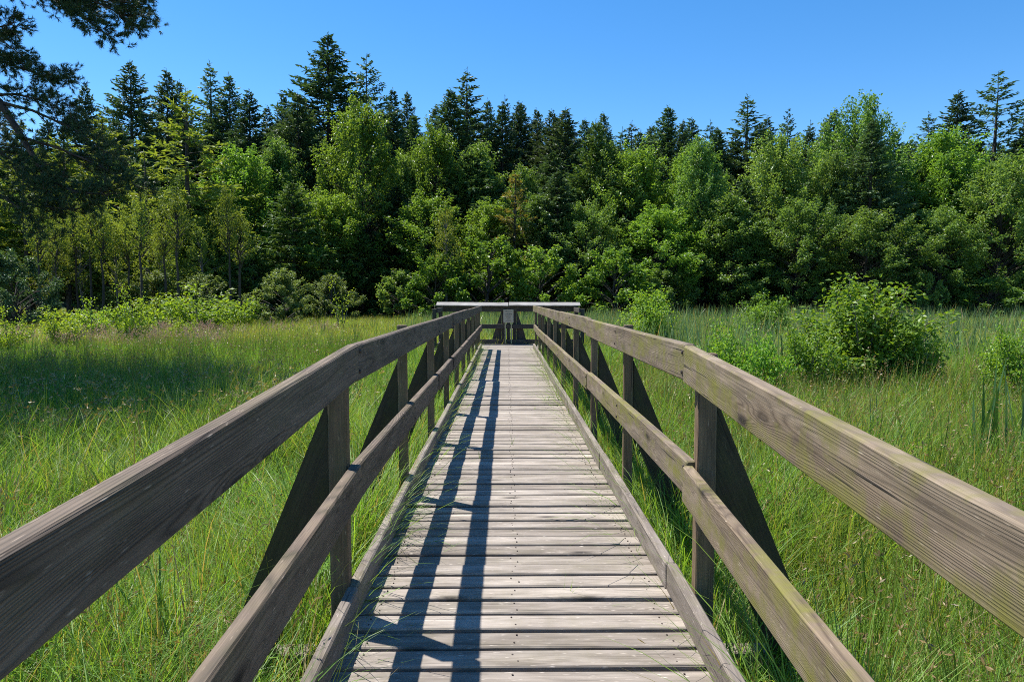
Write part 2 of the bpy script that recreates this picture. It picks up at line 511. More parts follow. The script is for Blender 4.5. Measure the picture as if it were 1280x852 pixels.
def build_boardwalk():
    root = empty('boardwalk', (0, 0, 0))
    tag(root, 'long straight boardwalk of weathered cross planks running through the marsh', 'boardwalk')
    mb = MB()
    y = -1.3
    while y < YEND - 0.05:
        w = 0.108 + rng.uniform(-0.004, 0.004)
        z = prof(y + w / 2) - 0.018 + rng.normal(0, 0.0024)
        sk = rng.normal(0, 0.0022)
        l = deck_l(y) - 0.075 + rng.uniform(-0.02, 0.015)
        r = deck_r(y) + 0.075 + rng.uniform(-0.015, 0.02)
        tilt = Vector((0, 1, prof(y + 0.1) - prof(y) + rng.normal(0, 0.012)))
        mb.board((l, y + w / 2 - sk, z + rng.normal(0, 0.0015)), (r, y + w / 2 + sk, z + rng.normal(0, 0.0015)), w, 0.036, up=tilt, c=0.005, seg=3, warp=0.0012)
        # nail heads, in pairs over the joists
        for jx in (deck_l(y) + 0.07, 0.035, deck_r(y) - 0.07):
            for q in (0.27, 0.73):
                cx, cy_ = jx + rng.uniform(-0.02, 0.02), y + w * q + rng.uniform(-0.008, 0.008)
                zz = z + 0.0195 + (prof(cy_) - prof(y + w / 2))
                ring = [(cx + 0.0036 * math.cos(k * math.pi / 3), cy_ + 0.0036 * math.sin(k * math.pi / 3)) for k in range(6)]
                V = [(a, b, zz + 0.0018) for a, b in ring] + [(a, b, zz - 0.004) for a, b in ring]
                F = [tuple(range(6))] + [(k, k + 6, (k + 1) % 6 + 6, (k + 1) % 6) for k in range(6)]
                mb.add(V, F, None, 1)
        y += w + rng.uniform(0.018, 0.028)
    mb.build('deck', [W_DECK, NAIL], root)
    # kerb boards along both edges, butted over every second post
    for s in (-1, 1):
        marks = [-1.3, 2.72, 6.1, 9.3, 12.5, 15.7, YEND]
        if s > 0: marks = [-1.3, 2.95, 5.1, 8.6, 11.9, 15.0, YEND]
        for a, b in zip(marks[:-1], marks[1:]):
            mb = MB()
            def xk(y): return (deck_l(y) - 0.024) if s < 0 else (deck_r(y) + 0.024)
            j = rng.normal(0, 0.004)
            hh = 0.125
            n = 3 if a < 2.7 else 1
            pts = [a + 0.004 + (b - a - 0.008) * k / n for k in range(n + 1)]
            for p, q in zip(pts[:-1], pts[1:]):
                mb.board((xk(p) + j, p, prof(p) + hh / 2 + 0.003), (xk(q) + j, q, prof(q) + hh / 2 + 0.003), hh, 0.046, c=0.007, warp=0.002)
            mb.build('kerb_board', W_KERB, root)
    # joists and cross beams carrying the deck
    for jx in (-0.5, 0.04, 0.58):
        mb = MB()
        pts = [-1.3, 2.75, 9.0, YEND]
        for p, q in zip(pts[:-1], pts[1:]):
            mb.board((jx, p, prof(p) - 0.108), (jx, q, prof(q) - 0.108), 0.14, 0.07)
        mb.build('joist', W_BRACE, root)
    for y in POSTS:
        mb = MB()
        z = prof(y) - 0.235
        mb.board((-1.16 + rng.uniform(-.05, .05), y + 0.055, z), (1.24 + rng.uniform(-.05, .05), y + 0.055, z), 0.10, 0.09)
        mb.build('cross_beam', W_KERB, root)
        for px in (-0.5, 0.58):
            mb = MB()
            mb.board((px, y + 0.055, -0.9), (px, y + 0.055, z - 0.052), 0.11, 0.11, up=(1, 0, 0))
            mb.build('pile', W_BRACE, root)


build_boardwalk()

RAIL_H, RAIL_T = 0.147, 0.044


def dip(y, top):
    """The first handrail board slopes a little more than the deck."""
    return 0.0095 * max(0.0, 2.75 - y) if top > 1 else 0.0



def build_railing(s, label, wm):
    root = empty('railing', (railx(s, 2.75), 2.75, 0))
    inv = Matrix.Translation(-Vector(root.location))
    tag(root, label, 'railing', 'railings along the boardwalk')

    def done(mb, name, mat):
        mb.v = [tuple(Vector(p) - root.location) for p in mb.v]
        return mb.build(name, mat, root)
    joints = [-1.2, 2.75, 6.1, 7.7, 10.9, 14.1, 17.42] if s < 0 else [-1.2, 2.75, 6.1, 9.3, 12.5, 15.7, 17.42]
    for top, nm in ((1.112, 'handrail'), (0.62, 'midrail')):
        for a, b in zip(joints[:-1], joints[1:]):
            mb = MB()
            ys = sorted({a, b} | {p for p in POSTS if a < p < b and p > 2.8} | ({0.5} if a < 0 else set()))
            j = rng.normal(0, 0.0055)
            hh = RAIL_H + rng.uniform(-0.004, 0.004)
            sd = rng.uniform(0, 50, 3)
            for p, q in zip(ys[:-1], ys[1:]):
                p2, q2 = p + (0.005 if p == a else 0), q - (0.005 if q == b else 0)
                zc = top - hh / 2 + j
                # straight pieces that meet with a hair's overlap inside the same board
                mb.board((railx(s, p) + s * (RAIL_T / 2) + j, p2, prof(p) + zc - dip(p, top)), (railx(s, q) + s * (RAIL_T / 2) + j, q2, prof(q) + zc - dip(q, top)), hh, RAIL_T, c=0.006, warp=0.0015, seed=(sd[0] + p, sd[1], sd[2]))
            for p in POSTS:
                if not (a - 0.05 < p < b - 0.2): continue
                for dy, dz in ((0.028, 0.038), (0.034, -0.040)):
                    yy = p + dy + rng.uniform(-.008, .008)
                    cx, cz = railx(s, yy) + j, prof(yy) + zc + dz + rng.uniform(-.008, .008)
                    V = []
                    for dx, rr in ((s * 0.006, 0.0085), (-s * 0.004, 0.0085), (-s * 0.006, 0.0055)):
                        V += [(cx + dx, yy + rr * math.cos(k * math.pi / 4), cz + rr * math.sin(k * math.pi / 4)) for k in range(8)]
                    F = [(q * 8 + k, q * 8 + (k + 1) % 8, q * 8 + 8 + (k + 1) % 8, q * 8 + 8 + k) for q in (0, 1) for k in range(8)] + [tuple(range(16, 24))]
                    if s < 0: F = [tuple(reversed(f)) for f in F]
                    mb.add(V, F, None, 1)
            done(mb, nm, [wm, NAIL])
    for y in POSTS:
        pw = 0.076 if y < 3 else 0.06
        x = railx(s, y) + s * (RAIL_T + 0.002 + pw / 2)
        z1 = prof(y) + 1.112 + (rng.uniform(-0.06, -0.03) if y != 4.45 else 0.008)
        mb = MB()
        lean = rng.normal(0, 0.006, 2)
        # a post of two planks screwed back to back
        mb.board((x, y - 0.021, -0.75), (x + lean[0], y - 0.021 + lean[1], z1), pw, 0.040, up=(1, 0, 0), c=0.005, warp=0.001)
        mb.board((x + s * 0.004, y + 0.021, -0.75), (x + s * 0.004 + lean[0], y + 0.021 + lean[1], z1 - rng.uniform(0.0, 0.025)), pw - 0.006, 0.040, up=(1, 0, 0), c=0.005, warp=0.001)
        done(mb, 'post', W_POST)
        # sloping brace, cut to a point where it meets the post
        z0 = prof(y)
        xo = x + s * (pw / 2 + 0.001)
        yb = y + 0.004
        prof2 = [(0.004, 0.885), (0.004, 0.42), (0.255, -0.19), (0.455, -0.19)]
        V, G, F = [], [], []
        sd = rng.uniform(0, 40, 3)
        for yy in (yb - 0.020, yb + 0.020):
            for (o_, z_) in prof2:
                V.append((xo + s * o_, yy, z0 + z_))
                al = Vector((0.42, -1.0)).normalized()
                G.append((o_ * al.x + z_ * al.y + sd[0], o_ * al.y * -1 + z_ * al.x + sd[1], yy + sd[2]))
        F = [(0, 1, 2, 3), (7, 6, 5, 4), (0, 4, 5, 1), (1, 5, 6, 2), (2, 6, 7, 3), (3, 7, 4, 0)]
        if s < 0: F = [tuple(reversed(f)) for f in F]
        mb = MB()
        mb.add(V, F, G)
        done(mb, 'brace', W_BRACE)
    return root


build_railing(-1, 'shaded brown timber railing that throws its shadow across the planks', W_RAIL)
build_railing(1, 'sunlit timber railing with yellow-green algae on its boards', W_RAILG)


def build_platform():
    Y0, Y1 = YEND + 0.015, 19.30
    z = prof(YEND)
    X0, X1 = -1.93, 2.00
    root = empty('viewing_platform', (0.03, Y0, z))
    tag(root, 'wide timber viewing platform with pale sloping ledge at the boardwalk end', 'platform')
    org = Vector(root.location)

    def done(mb, name, mat):
        mb.v = [tuple(Vector(p) - org) for p in mb.v]
        return mb.build(name, mat, root)
    mb = MB()
    y = Y0
    while y < Y1 - 0.1:
        mb.board((X0, y + 0.06, z - 0.018 + rng.normal(0, .001)), (X1, y + 0.06, z - 0.018 + rng.normal(0, .001)), 0.12, 0.036, up=(0, 1, 0), c=0.005, seg=6)
        y += 0.132
    done(mb, 'deck', W_DECK)
    mb = MB()
    for yy in (Y0 + 0.1, Y1 - 0.2):
        mb.board((X0 + .05, yy, z - 0.11), (X1 - .05, yy, z - 0.11), 0.14, 0.08)
    done(mb, 'joist', W_PLAT)
    yb = Y1 - 0.05
    cx = 0.035
    # posts: corners, quarter points and the pair at the middle, each with a brace behind
    for px in (X0 + 0.05, -1.37, cx - 0.135, cx + 0.0, cx + 0.175, 1.40, X1 - 0.05):
        mb = MB()
        mb.board((px, yb + 0.06, -1.0), (px, yb + 0.06, z + 1.07), 0.11 if abs(px - cx) > 0.05 else 0.085, 0.09, up=(1, 0, 0))
        done(mb, 'post', W_PLAT)
    for px, s in ((cx - 0.195, -1), (cx + 0.235, 1)):
        mb = MB()
        pr = [(0, 0.93), (0, -0.2), (0.33, -0.2), (0.22, 0.30)]
        V = [(px + s * a, yy, z + b) for yy in (yb + 0.07, yb + 0.11) for a, b in pr]
        F = [(0, 1, 2, 3), (7, 6, 5, 4), (0, 4, 5, 1), (1, 5, 6, 2), (2, 6, 7, 3), (3, 7, 4, 0)]
        if s < 0: F = [tuple(reversed(f)) for f in F]
        mb.add(V, F, [(b, a, yy) for yy in (0, .04) for a, b in pr])
        done(mb, 'brace', W_PLAT)
    for px in (X0 + 0.05, X1 - 0.05):
        mb = MB()
        mb.board((px, Y0 + 0.1, -1.0), (px, Y0 + 0.1, z + 1.02), 0.10, 0.09, up=(1, 0, 0))
        done(mb, 'post', W_PLAT)
        for zz, hh in ((0.98, 0.12), (0.49, 0.12), (0.07, 0.12)):
            mb = MB()
            mb.board((px + (0.075 if px < 0 else -0.075), Y0 + 0.06, z + zz), (px + (0.075 if px < 0 else -0.075), yb - 0.06, z + zz), hh, 0.04)
            done(mb, 'rail_board', W_PLAT)
    for zz, hh in ((0.99, 0.15), (0.50, 0.125), (0.068, 0.132)):
        mb = MB()
        mb.board((X0, yb - 0.01, z + zz), (X1, yb - 0.01, z + zz), hh, 0.044)
        done(mb, 'rail_board', W_PLAT)
    # sloping ledge in two boards
    for a, b in ((X0 - 0.05, cx - 0.004), (cx + 0.012, X1 + 0.05)):
        mb = MB()
        mb.board((a, yb - 0.06, z + 1.128), (b, yb - 0.06, z + 1.120), 0.23, 0.030, up=(0, 1, 0.42), c=0.006, seg=6, warp=0.003)
        done(mb, 'ledge_board', W_LEDGE)
    return z, yb, cx


PZ, PYB, PCX = build_platform()


def build_sign():
    y = PYB - 0.055
    c = at(635.5, 395, y)
    root = empty('information_sign', (c.x, y, PZ + 0.02))
    tag(root, 'small pale notice board with dark lettering below the middle of the sloping ledge', 'sign')
    zc = c.z - (PZ + 0.02)
    mb = MB()
    mb.board((-0.143, 0, zc), (0.143, 0, zc), 0.375, 0.018, c=0.004)
    mb.build('panel', plainmat('pale_sign_board', (0.44, 0.37, 0.27), 0.5), root)
    r2 = random.Random(5)
    mb = MB()
    # unreadable small print: rows of short dark strokes, the third row bolder
    rows = [(0.135, 0.20, 0.014), (0.102, 0.10, 0.010), (0.052, 0.20, 0.020), (0.018, 0.16, 0.009), (-0.005, 0.16, 0.009), (-0.035, 0.12, 0.012), (-0.062, 0.10, 0.009), (-0.098, 0.11, 0.009), (-0.14, 0.18, 0.008)]
    for dz, wd, hh in rows:
        x = -wd / 2
        while x < wd / 2:
            w = r2.uniform(0.006, 0.013)
            mb.board((x, -0.0105, zc + dz), (min(x + w, wd / 2 + .004), -0.0105, zc + dz + r2.uniform(-.001, .001)), hh * r2.uniform(.9, 1.3), 0.003, c=0.0006, seg=1)
            x += w + r2.uniform(0.003, 0.009)
    mb.build('lettering', plainmat('dark_sign_print', (0.02, 0.016, 0.014), 0.6), root)
    for px in (-0.087, 0.082):  # pale strips standing in for light grass showing between the dark posts
        mb = MB()
        mb.board((px, -0.002, 0.0), (px, -0.002, zc - 0.19), 0.035, 0.03, up=(1, 0, 0), c=0.003)
        mb.build('gap_strip', plainmat('pale_gap_strip', (0.40, 0.36, 0.2), 0.6), root)


build_sign()

# ------------------------------------------------------------------ foliage shapes
def unit(v):
    return v / np.maximum(np.linalg.norm(v, axis=-1, keepdims=True), 1e-9)


def leaf_quads(P, Nn, D, L, Wd, fold=0.25):
    """Diamond leaves, creased along the midrib: P base points, Nn normals, D directions."""
    n = len(P)
    D = unit(D - Nn * np.sum(D * Nn, -1, keepdims=True))
    S = np.cross(Nn, D)
    L = np.broadcast_to(np.asarray(L, float).reshape(-1, 1), (n, 1))
    Wd = np.broadcast_to(np.asarray(Wd, float).reshape(-1, 1), (n, 1))
    b = P
    tip = P + D * L - Nn * L * 0.10
    mid = P + D * L * 0.45
    l = mid + S * Wd * 0.5 + Nn * Wd * fold
    r = mid - S * Wd * 0.5 + Nn * Wd * fold
    V = np.stack([b, r, tip, l], 1).reshape(-1, 3)
    i = np.arange(n)[:, None] * 4
    F = np.concatenate([i + np.array([[0, 1, 2]]), i + np.array([[0, 2, 3]])], 0)
    return V, F


def join_np(parts):
    vs_, fs, o = [], [], 0
    for V, F in parts:
        vs_.append(V)
        fs.append(F + o)
        o += len(V)
    return np.concatenate(vs_), np.concatenate(fs)


def rdir(r, n):
    return unit(r.normal(size=(n, 3)))


def make_broadleaf(seed, H=12.0, R=3.6, base=0.18, clumps=185, per=150, leaf=0.175, mat=None, bark=None, name='broadleaf_tree', lean=0.0, shape=0.0):
    r = np.random.default_rng(seed)
    tr = MB()
    top = np.array([r.normal(0, .3), r.normal(0, .3), H * 0.86])
    tp = [np.array([0, 0, -0.3])]
    for k in range(1, 7):
        f = k / 6
        tp.append(np.array([top[0] * f + r.normal(0, .1), top[1] * f + r.normal(0, .1), H * 0.86 * f]))
    tr.tube(tp, [0.16 * H / 12 * (1 - 0.85 * i / 6) + 0.02 for i in range(7)], 7)
    parts = []
    cs = []
    for k in range(clumps):
        u = (k + r.uniform()) / clumps
        u = u ** 0.85
        env = math.sin(math.pi * (0.10 + 0.87 * u) ** (0.82 + shape)) ** 0.75
        ang = k * 2.39996 + r.normal(0, .5)
        lob = (1 + 0.22 * math.sin(3 * ang + seed + 3 * u) + 0.16 * math.sin(5 * ang + 2 * seed + 7 * u)) * r.uniform(.8, 1.12)
        fr = r.uniform(0.25, 1.0) ** 0.45
        rr = R * env * lob * fr
        c = np.array([math.cos(ang) * rr, math.sin(ang) * rr, H * (base + (0.97 - base) * u)])
        c[:2] += top[:2] * u
        cs.append(c)
        # limb
        hb = max(0.25, c[2] - 0.55 * rr - r.uniform(0, .4))
        hb = min(hb, H * 0.82)
        f = hb / (H * 0.86)
        a = np.array([top[0] * f, top[1] * f, hb])
        m = (a + c) / 2 + np.array([0, 0, 0.12 * rr])
        tr.tube([a, m, c], [0.035 * (1.15 - u) + 0.02, 0.025 * (1.1 - u) + .012, 0.008], 4)
        # a leafy spray that follows the limb outward and up
        ax = unit(np.array([math.cos(ang) * (0.9 - .5 * u), math.sin(ang) * (0.9 - .5 * u), 0.35 + 0.8 * u]) + r.normal(0, .35, 3))
        n = int(per * r.uniform(0.5, 1.5))
        ls = H / 12 * r.uniform(0.55, 1.5)
        rs = H / 12 * r.uniform(0.20, 0.46)
        tt = r.uniform(-1, 1, (n, 1))
        d = rdir(r, n)
        q = r.uniform(0, 1, (n, 1)) ** 0.5
        P = c + ax * tt * ls + d * q * rs * (1.15 - 0.75 * np.abs(tt)) + r.normal(0, 0.09, (n, 3))
        Nn = unit(d * 0.4 + np.array([0, 0, 0.85]) + r.normal(0, 0.5, (n, 3)))
        D = unit(d * np.array([1, 1, .4]) + ax * .5 + r.normal(0, 0.5, (n, 3)) - np.array([0, 0, .25]))
        sz = leaf * r.uniform(0.6, 1.3, n)
        parts.append(leaf_quads(P, Nn, D, sz, sz * 0.66))
    V, F = join_np(parts)
    root = empty(name)
    tr.build('trunk', bark or B_DARK, root)
    link_mesh('crown', np_mesh('crown', V, F, [mat or L_BROAD]), root)
    return root, H, R


def make_spruce(seed, H=20.0, R=2.9, base=0.06, mat=None, name='spruce_tree', step=0.33, full=1.0, droop=1.0, wid=0.13, bare=0.05, tuft=1.2):
    r = np.random.default_rng(seed)
    tr = MB()
    tr.tube([(0, 0, -0.4), (0, 0, H * .3), (0.05, 0, H * .65), (0.0, 0.03, H * 0.9), (0, 0, H)], [0.20 * H / 20 + .03, 0.15 * H / 20 + .02, 0.09 * H / 20 + .015, 0.03, 0.008], 6)
    P, D, Nn, L, Wd = [], [], [], [], []
    z = H * base
    while z < H * 0.985:
        t = (z - H * base) / (H * (1 - base))
        prof_ = min(1.0, ((1 - t) / 0.52)) ** 0.95 * (0.72 + 0.28 * min(1, t * 6))
        nb = max(4, int(r.integers(5, 9) * full))
        a0 = r.uniform(0, 6.28)
        for b in range(nb):
            if r.uniform() < bare: continue
            az = a0 + b * 6.283 / nb + r.normal(0, .22)
            Lb = R * prof_ * r.uniform(0.6, 1.2) + 0.07
            el = lerp(-0.38 * droop, 0.75, t ** 1.6) + r.normal(0, .16)
            h = np.array([math.cos(az), math.sin(az), 0])
            sd = np.array([-math.sin(az), math.cos(az), 0])
            n = max(3, int(Lb / 0.20 * tuft))
            pts = []
            pos = np.array([0, 0, z + r.uniform(-.5, .5) * step])
            for k in range(n):
                f = k / n
                e = el + 0.55 * droop * (f - 0.35) * (1 - t)
                d = h * math.cos(e) + np.array([0, 0, math.sin(e)])
                pos = pos + d * (Lb / n)
                pts.append(pos.copy())
                if f < 0.16 and Lb > 1.2: continue
                wl = (0.22 + 0.45 * (1 - f)) * min(1.0, 0.22 + Lb / 2.4)
                for s_ in (-1, 1):
                    P.append(pos + r.normal(0, .02, 3))
                    dd = d * r.uniform(.5, 1.0) + sd * s_ * r.uniform(.5, 1.0) - np.array([0, 0, 1]) * r.uniform(0.05, 0.55) * droop * (1 - .6 * t)
                    D.append(dd)
                    Nn.append(np.array([0, 0, 1]) + r.normal(0, .45, 3))
                    L.append(wl * r.uniform(.7, 1.25)); Wd.append(wid * r.uniform(.7, 1.3))
                # hanging curtain and the branch's own shoot
                P.append(pos); D.append(d + r.normal(0, .25, 3) - np.array([0, 0, .35 * droop])); Nn.append(sd * r.choice((-1, 1)) + r.normal(0, .5, 3))
                L.append(min(.36, .1 + .3 * Lb) * r.uniform(.7, 1.3)); Wd.append(wid * r.uniform(.7, 1.2))
                if droop > 0.3 and r.uniform() < 0.6 * (1 - t):
                    P.append(pos); D.append(np.array([0, 0, -1.0]) + r.normal(0, .35, 3)); Nn.append(rdir(r, 1)[0] * np.array([1, 1, .2]))
                    L.append(min(.46, .3 * Lb) * r.uniform(.6, 1.3)); Wd.append(wid * 1.1)
            if Lb > 0.7:
                tr.tube([(0, 0, z), tuple(pts[len(pts) // 2]), tuple(pts[-1])], [0.024, 0.016, 0.005], 3)
        z += step * r.uniform(0.75, 1.2) * (1.0 - 0.35 * t)
    # leader
    for k in range(7):
        P.append(np.array([0, 0, H - 0.10 * k])); D.append(np.array([0, 0, 1.0]) + r.normal(0, .5, 3)); Nn.append(rdir(r, 1)[0]); L.append(.22); Wd.append(.05)
    P, D, Nn = np.array(P), unit(np.array(D)), unit(np.array(Nn))
    V, F = leaf_quads(P, Nn, D, np.array(L), np.array(Wd), 0.18)
    root = empty(name)
    tr.build('trunk', B_DARK, root)
    link_mesh('crown', np_mesh('crown', V, F, [mat or L_SPRUCE]), root)
    return root, H, R


def make_shrub(seed, H=2.0, R=1.0, stems=14, per=60, leaf=0.07, mat=None, name='shrub', bark=None, spread=1.0, low=0.06):
    """Multi-stemmed bush: stems fan out of the ground, each with leafy side twigs."""
    r = np.random.default_rng(seed)
    tr = MB()
    parts = []
    for k in range(stems):
        az = k * 2.4 + r.normal(0, .3)
        out = R * spread * r.uniform(0.15, 1.0)
        h = H * r.uniform(0.45, 1.12) * (1 - 0.25 * (out / R) ** 2)
        e = np.array([math.cos(az) * out, math.sin(az) * out, h])
        m = np.array([math.cos(az) * out * .45, math.sin(az) * out * .45, h * 0.55]) + r.normal(0, .04 * H, 3)
        tr.tube([(r.normal(0, .05), r.normal(0, .05), -0.1), m, e], [0.010 * H, 0.007 * H, 0.003], 4)
        n = per
        f = low + (1 - low) * r.uniform(0, 1, (n, 1)) ** 0.7
        base = np.where(f < .5, m * (f / .5), m + (e - m) * ((f - .5) / .5))
        d = rdir(r, n)
        d[:, 2] = np.abs(d[:, 2]) * 0.6
        tw = R * 0.26 * r.uniform(0.1, 1.3, (n, 1))
        end = base + d * tw * (1.1 - 0.5 * f)
        for i in range(0, n, 6):
            tr.tube([base[i], end[i]], [0.003, 0.0015], 3)
        # several leaves round each twig end
        for j in range(3):
            P = end + r.normal(0, leaf * 0.9, (n, 3))
            Nn = unit(np.array([0, 0, 0.8]) + d * 0.45 + r.normal(0, .6, (n, 3)))
            D = unit(d + r.normal(0, .7, (n, 3)))
            sz = leaf * r.uniform(.6, 1.3, n)
            parts.append(leaf_quads(P, Nn, D, sz, sz * 0.62, 0.15))
    V, F = join_np(parts)
    root = empty(name)
    tr.build('stems', bark or B_GREY, root)
    link_mesh('leaves', np_mesh('leaves', V, F, [mat or L_BUSH]), root)
    return root, H, R


# ------------------------------------------------------------------ the forest
KIND = {}


def reg(key, maker, *a, **k):
    KIND[key] = [maker(*a, **k), 0]


reg('S1', make_spruce, 1)
reg('S2', make_spruce, 2, R=2.5, step=0.36, bare=0.1)
reg('S3', make_spruce, 3, R=3.3)
reg('S4', make_spruce, 4, R=2.4, step=0.48, full=0.85, bare=0.14)
reg('SO', make_spruce, 8, R=3.6, step=0.6, full=0.75, bare=0.1, droop=1.4)     # old open-crowned spruce
reg('Y1', make_spruce, 5, H=11, R=2.5, base=0.01, mat=L_YSPRUCE, step=0.30, droop=.7, name='young_spruce')
reg('Y2', make_spruce, 6, H=9, R=2.2, base=0.02, mat=L_YSPRUCE, step=0.30, droop=.6, name='young_spruce')
reg('L1', make_spruce, 12, H=14, R=2.3, base=0.18, mat=L_LARCH, step=0.55, full=.8, droop=.25, wid=.13, bare=.2, name='larch_tree')
reg('L2', make_spruce, 13, H=11, R=1.7, base=0.25, mat=L_LARCH, step=0.55, full=.7, droop=.2, wid=.12, bare=.25, name='larch_tree')
reg('LB', make_spruce, 14, H=11, R=1.5, base=0.12, mat=L_OLDLARCH, step=0.42, full=.8, droop=.4, wid=.12, bare=.15, name='larch_tree')
reg('B1', make_broadleaf, 21, mat=L_BRIGHT)
reg('B2', make_broadleaf, 22, R=3.1, mat=L_BROAD, shape=-.2)
reg('B6', make_broadleaf, 33, R=2.6, mat=L_BRIGHT, shape=-.26, base=.1)
reg('B7', make_broadleaf, 34, R=2.8, mat=L_BROAD, shape=-.1, base=.12)
reg('B3', make_broadleaf, 23, R=4.2, base=0.2, clumps=175, mat=L_BROAD)
reg('B4', make_broadleaf, 24, R=3.0, base=0.14, mat=L_BRIGHT, shape=.25)
reg('B5', make_broadleaf, 25, R=3.8, base=0.32, mat=L_BROAD, clumps=125)
reg('G1', make_broadleaf, 26, H=6, R=2.3, base=0.08, clumps=50, per=190, leaf=.16, mat=L_GREY, name='willow_bush')
reg('T1', make_broadleaf, 27, H=8, R=1.6, base=0.35, clumps=38, per=90, leaf=.13, mat=L_LARCH, name='birch_sapling', bark=B_GREY)
reg('T2', make_broadleaf, 31, H=8, R=1.1, base=0.62, clumps=26, per=80, leaf=.13, mat=L_LARCH, name='birch_sapling', bark=B_DARK)
reg('UD', make_broadleaf, 32, H=4, R=2.0, base=0.02, clumps=60, per=170, leaf=.13, mat=L_SPRUCE, name='shade_dark_bush')  # spruce-dark leaves put this bush's shade into its colour
reg('U1', make_broadleaf, 28, H=4, R=2.0, base=0.04, clumps=42, per=170, leaf=.15, mat=L_BRIGHT, name='understory_bush')
reg('U2', make_broadleaf, 29, H=4, R=2.0, base=0.04, clumps=42, per=170, leaf=.15, mat=L_BROAD, name='understory_bush')


def plant(key, x, ytop, Z, wpx, label, cat=None, group=None, base_y=None):
    (proto, H0, R0), used = KIND[key]
    p = at(x, ytop, Z)
    zb = gz(p.x, Z)
    h = (p.z - zb) / H0
    w = (wpx / FPX * Z) / (2 * R0) * (1.55 if key[0] == 'S' else 1.1)
    o = proto if not used else dup_tree(proto)
    KIND[key][1] += 1
    o.location = (p.x, Z, zb)
    o.scale = (w, w, h)
    o.rotation_euler = (0, 0, rng.uniform(0, 6.28))
    c = cat or {'S': 'spruce', 'Y': 'spruce', 'L': 'larch', 'B': 'tree', 'G': 'bush', 'T': 'birch', 'U': 'bush'}[key[0]]
    tag(o, label, c, group)
    return o


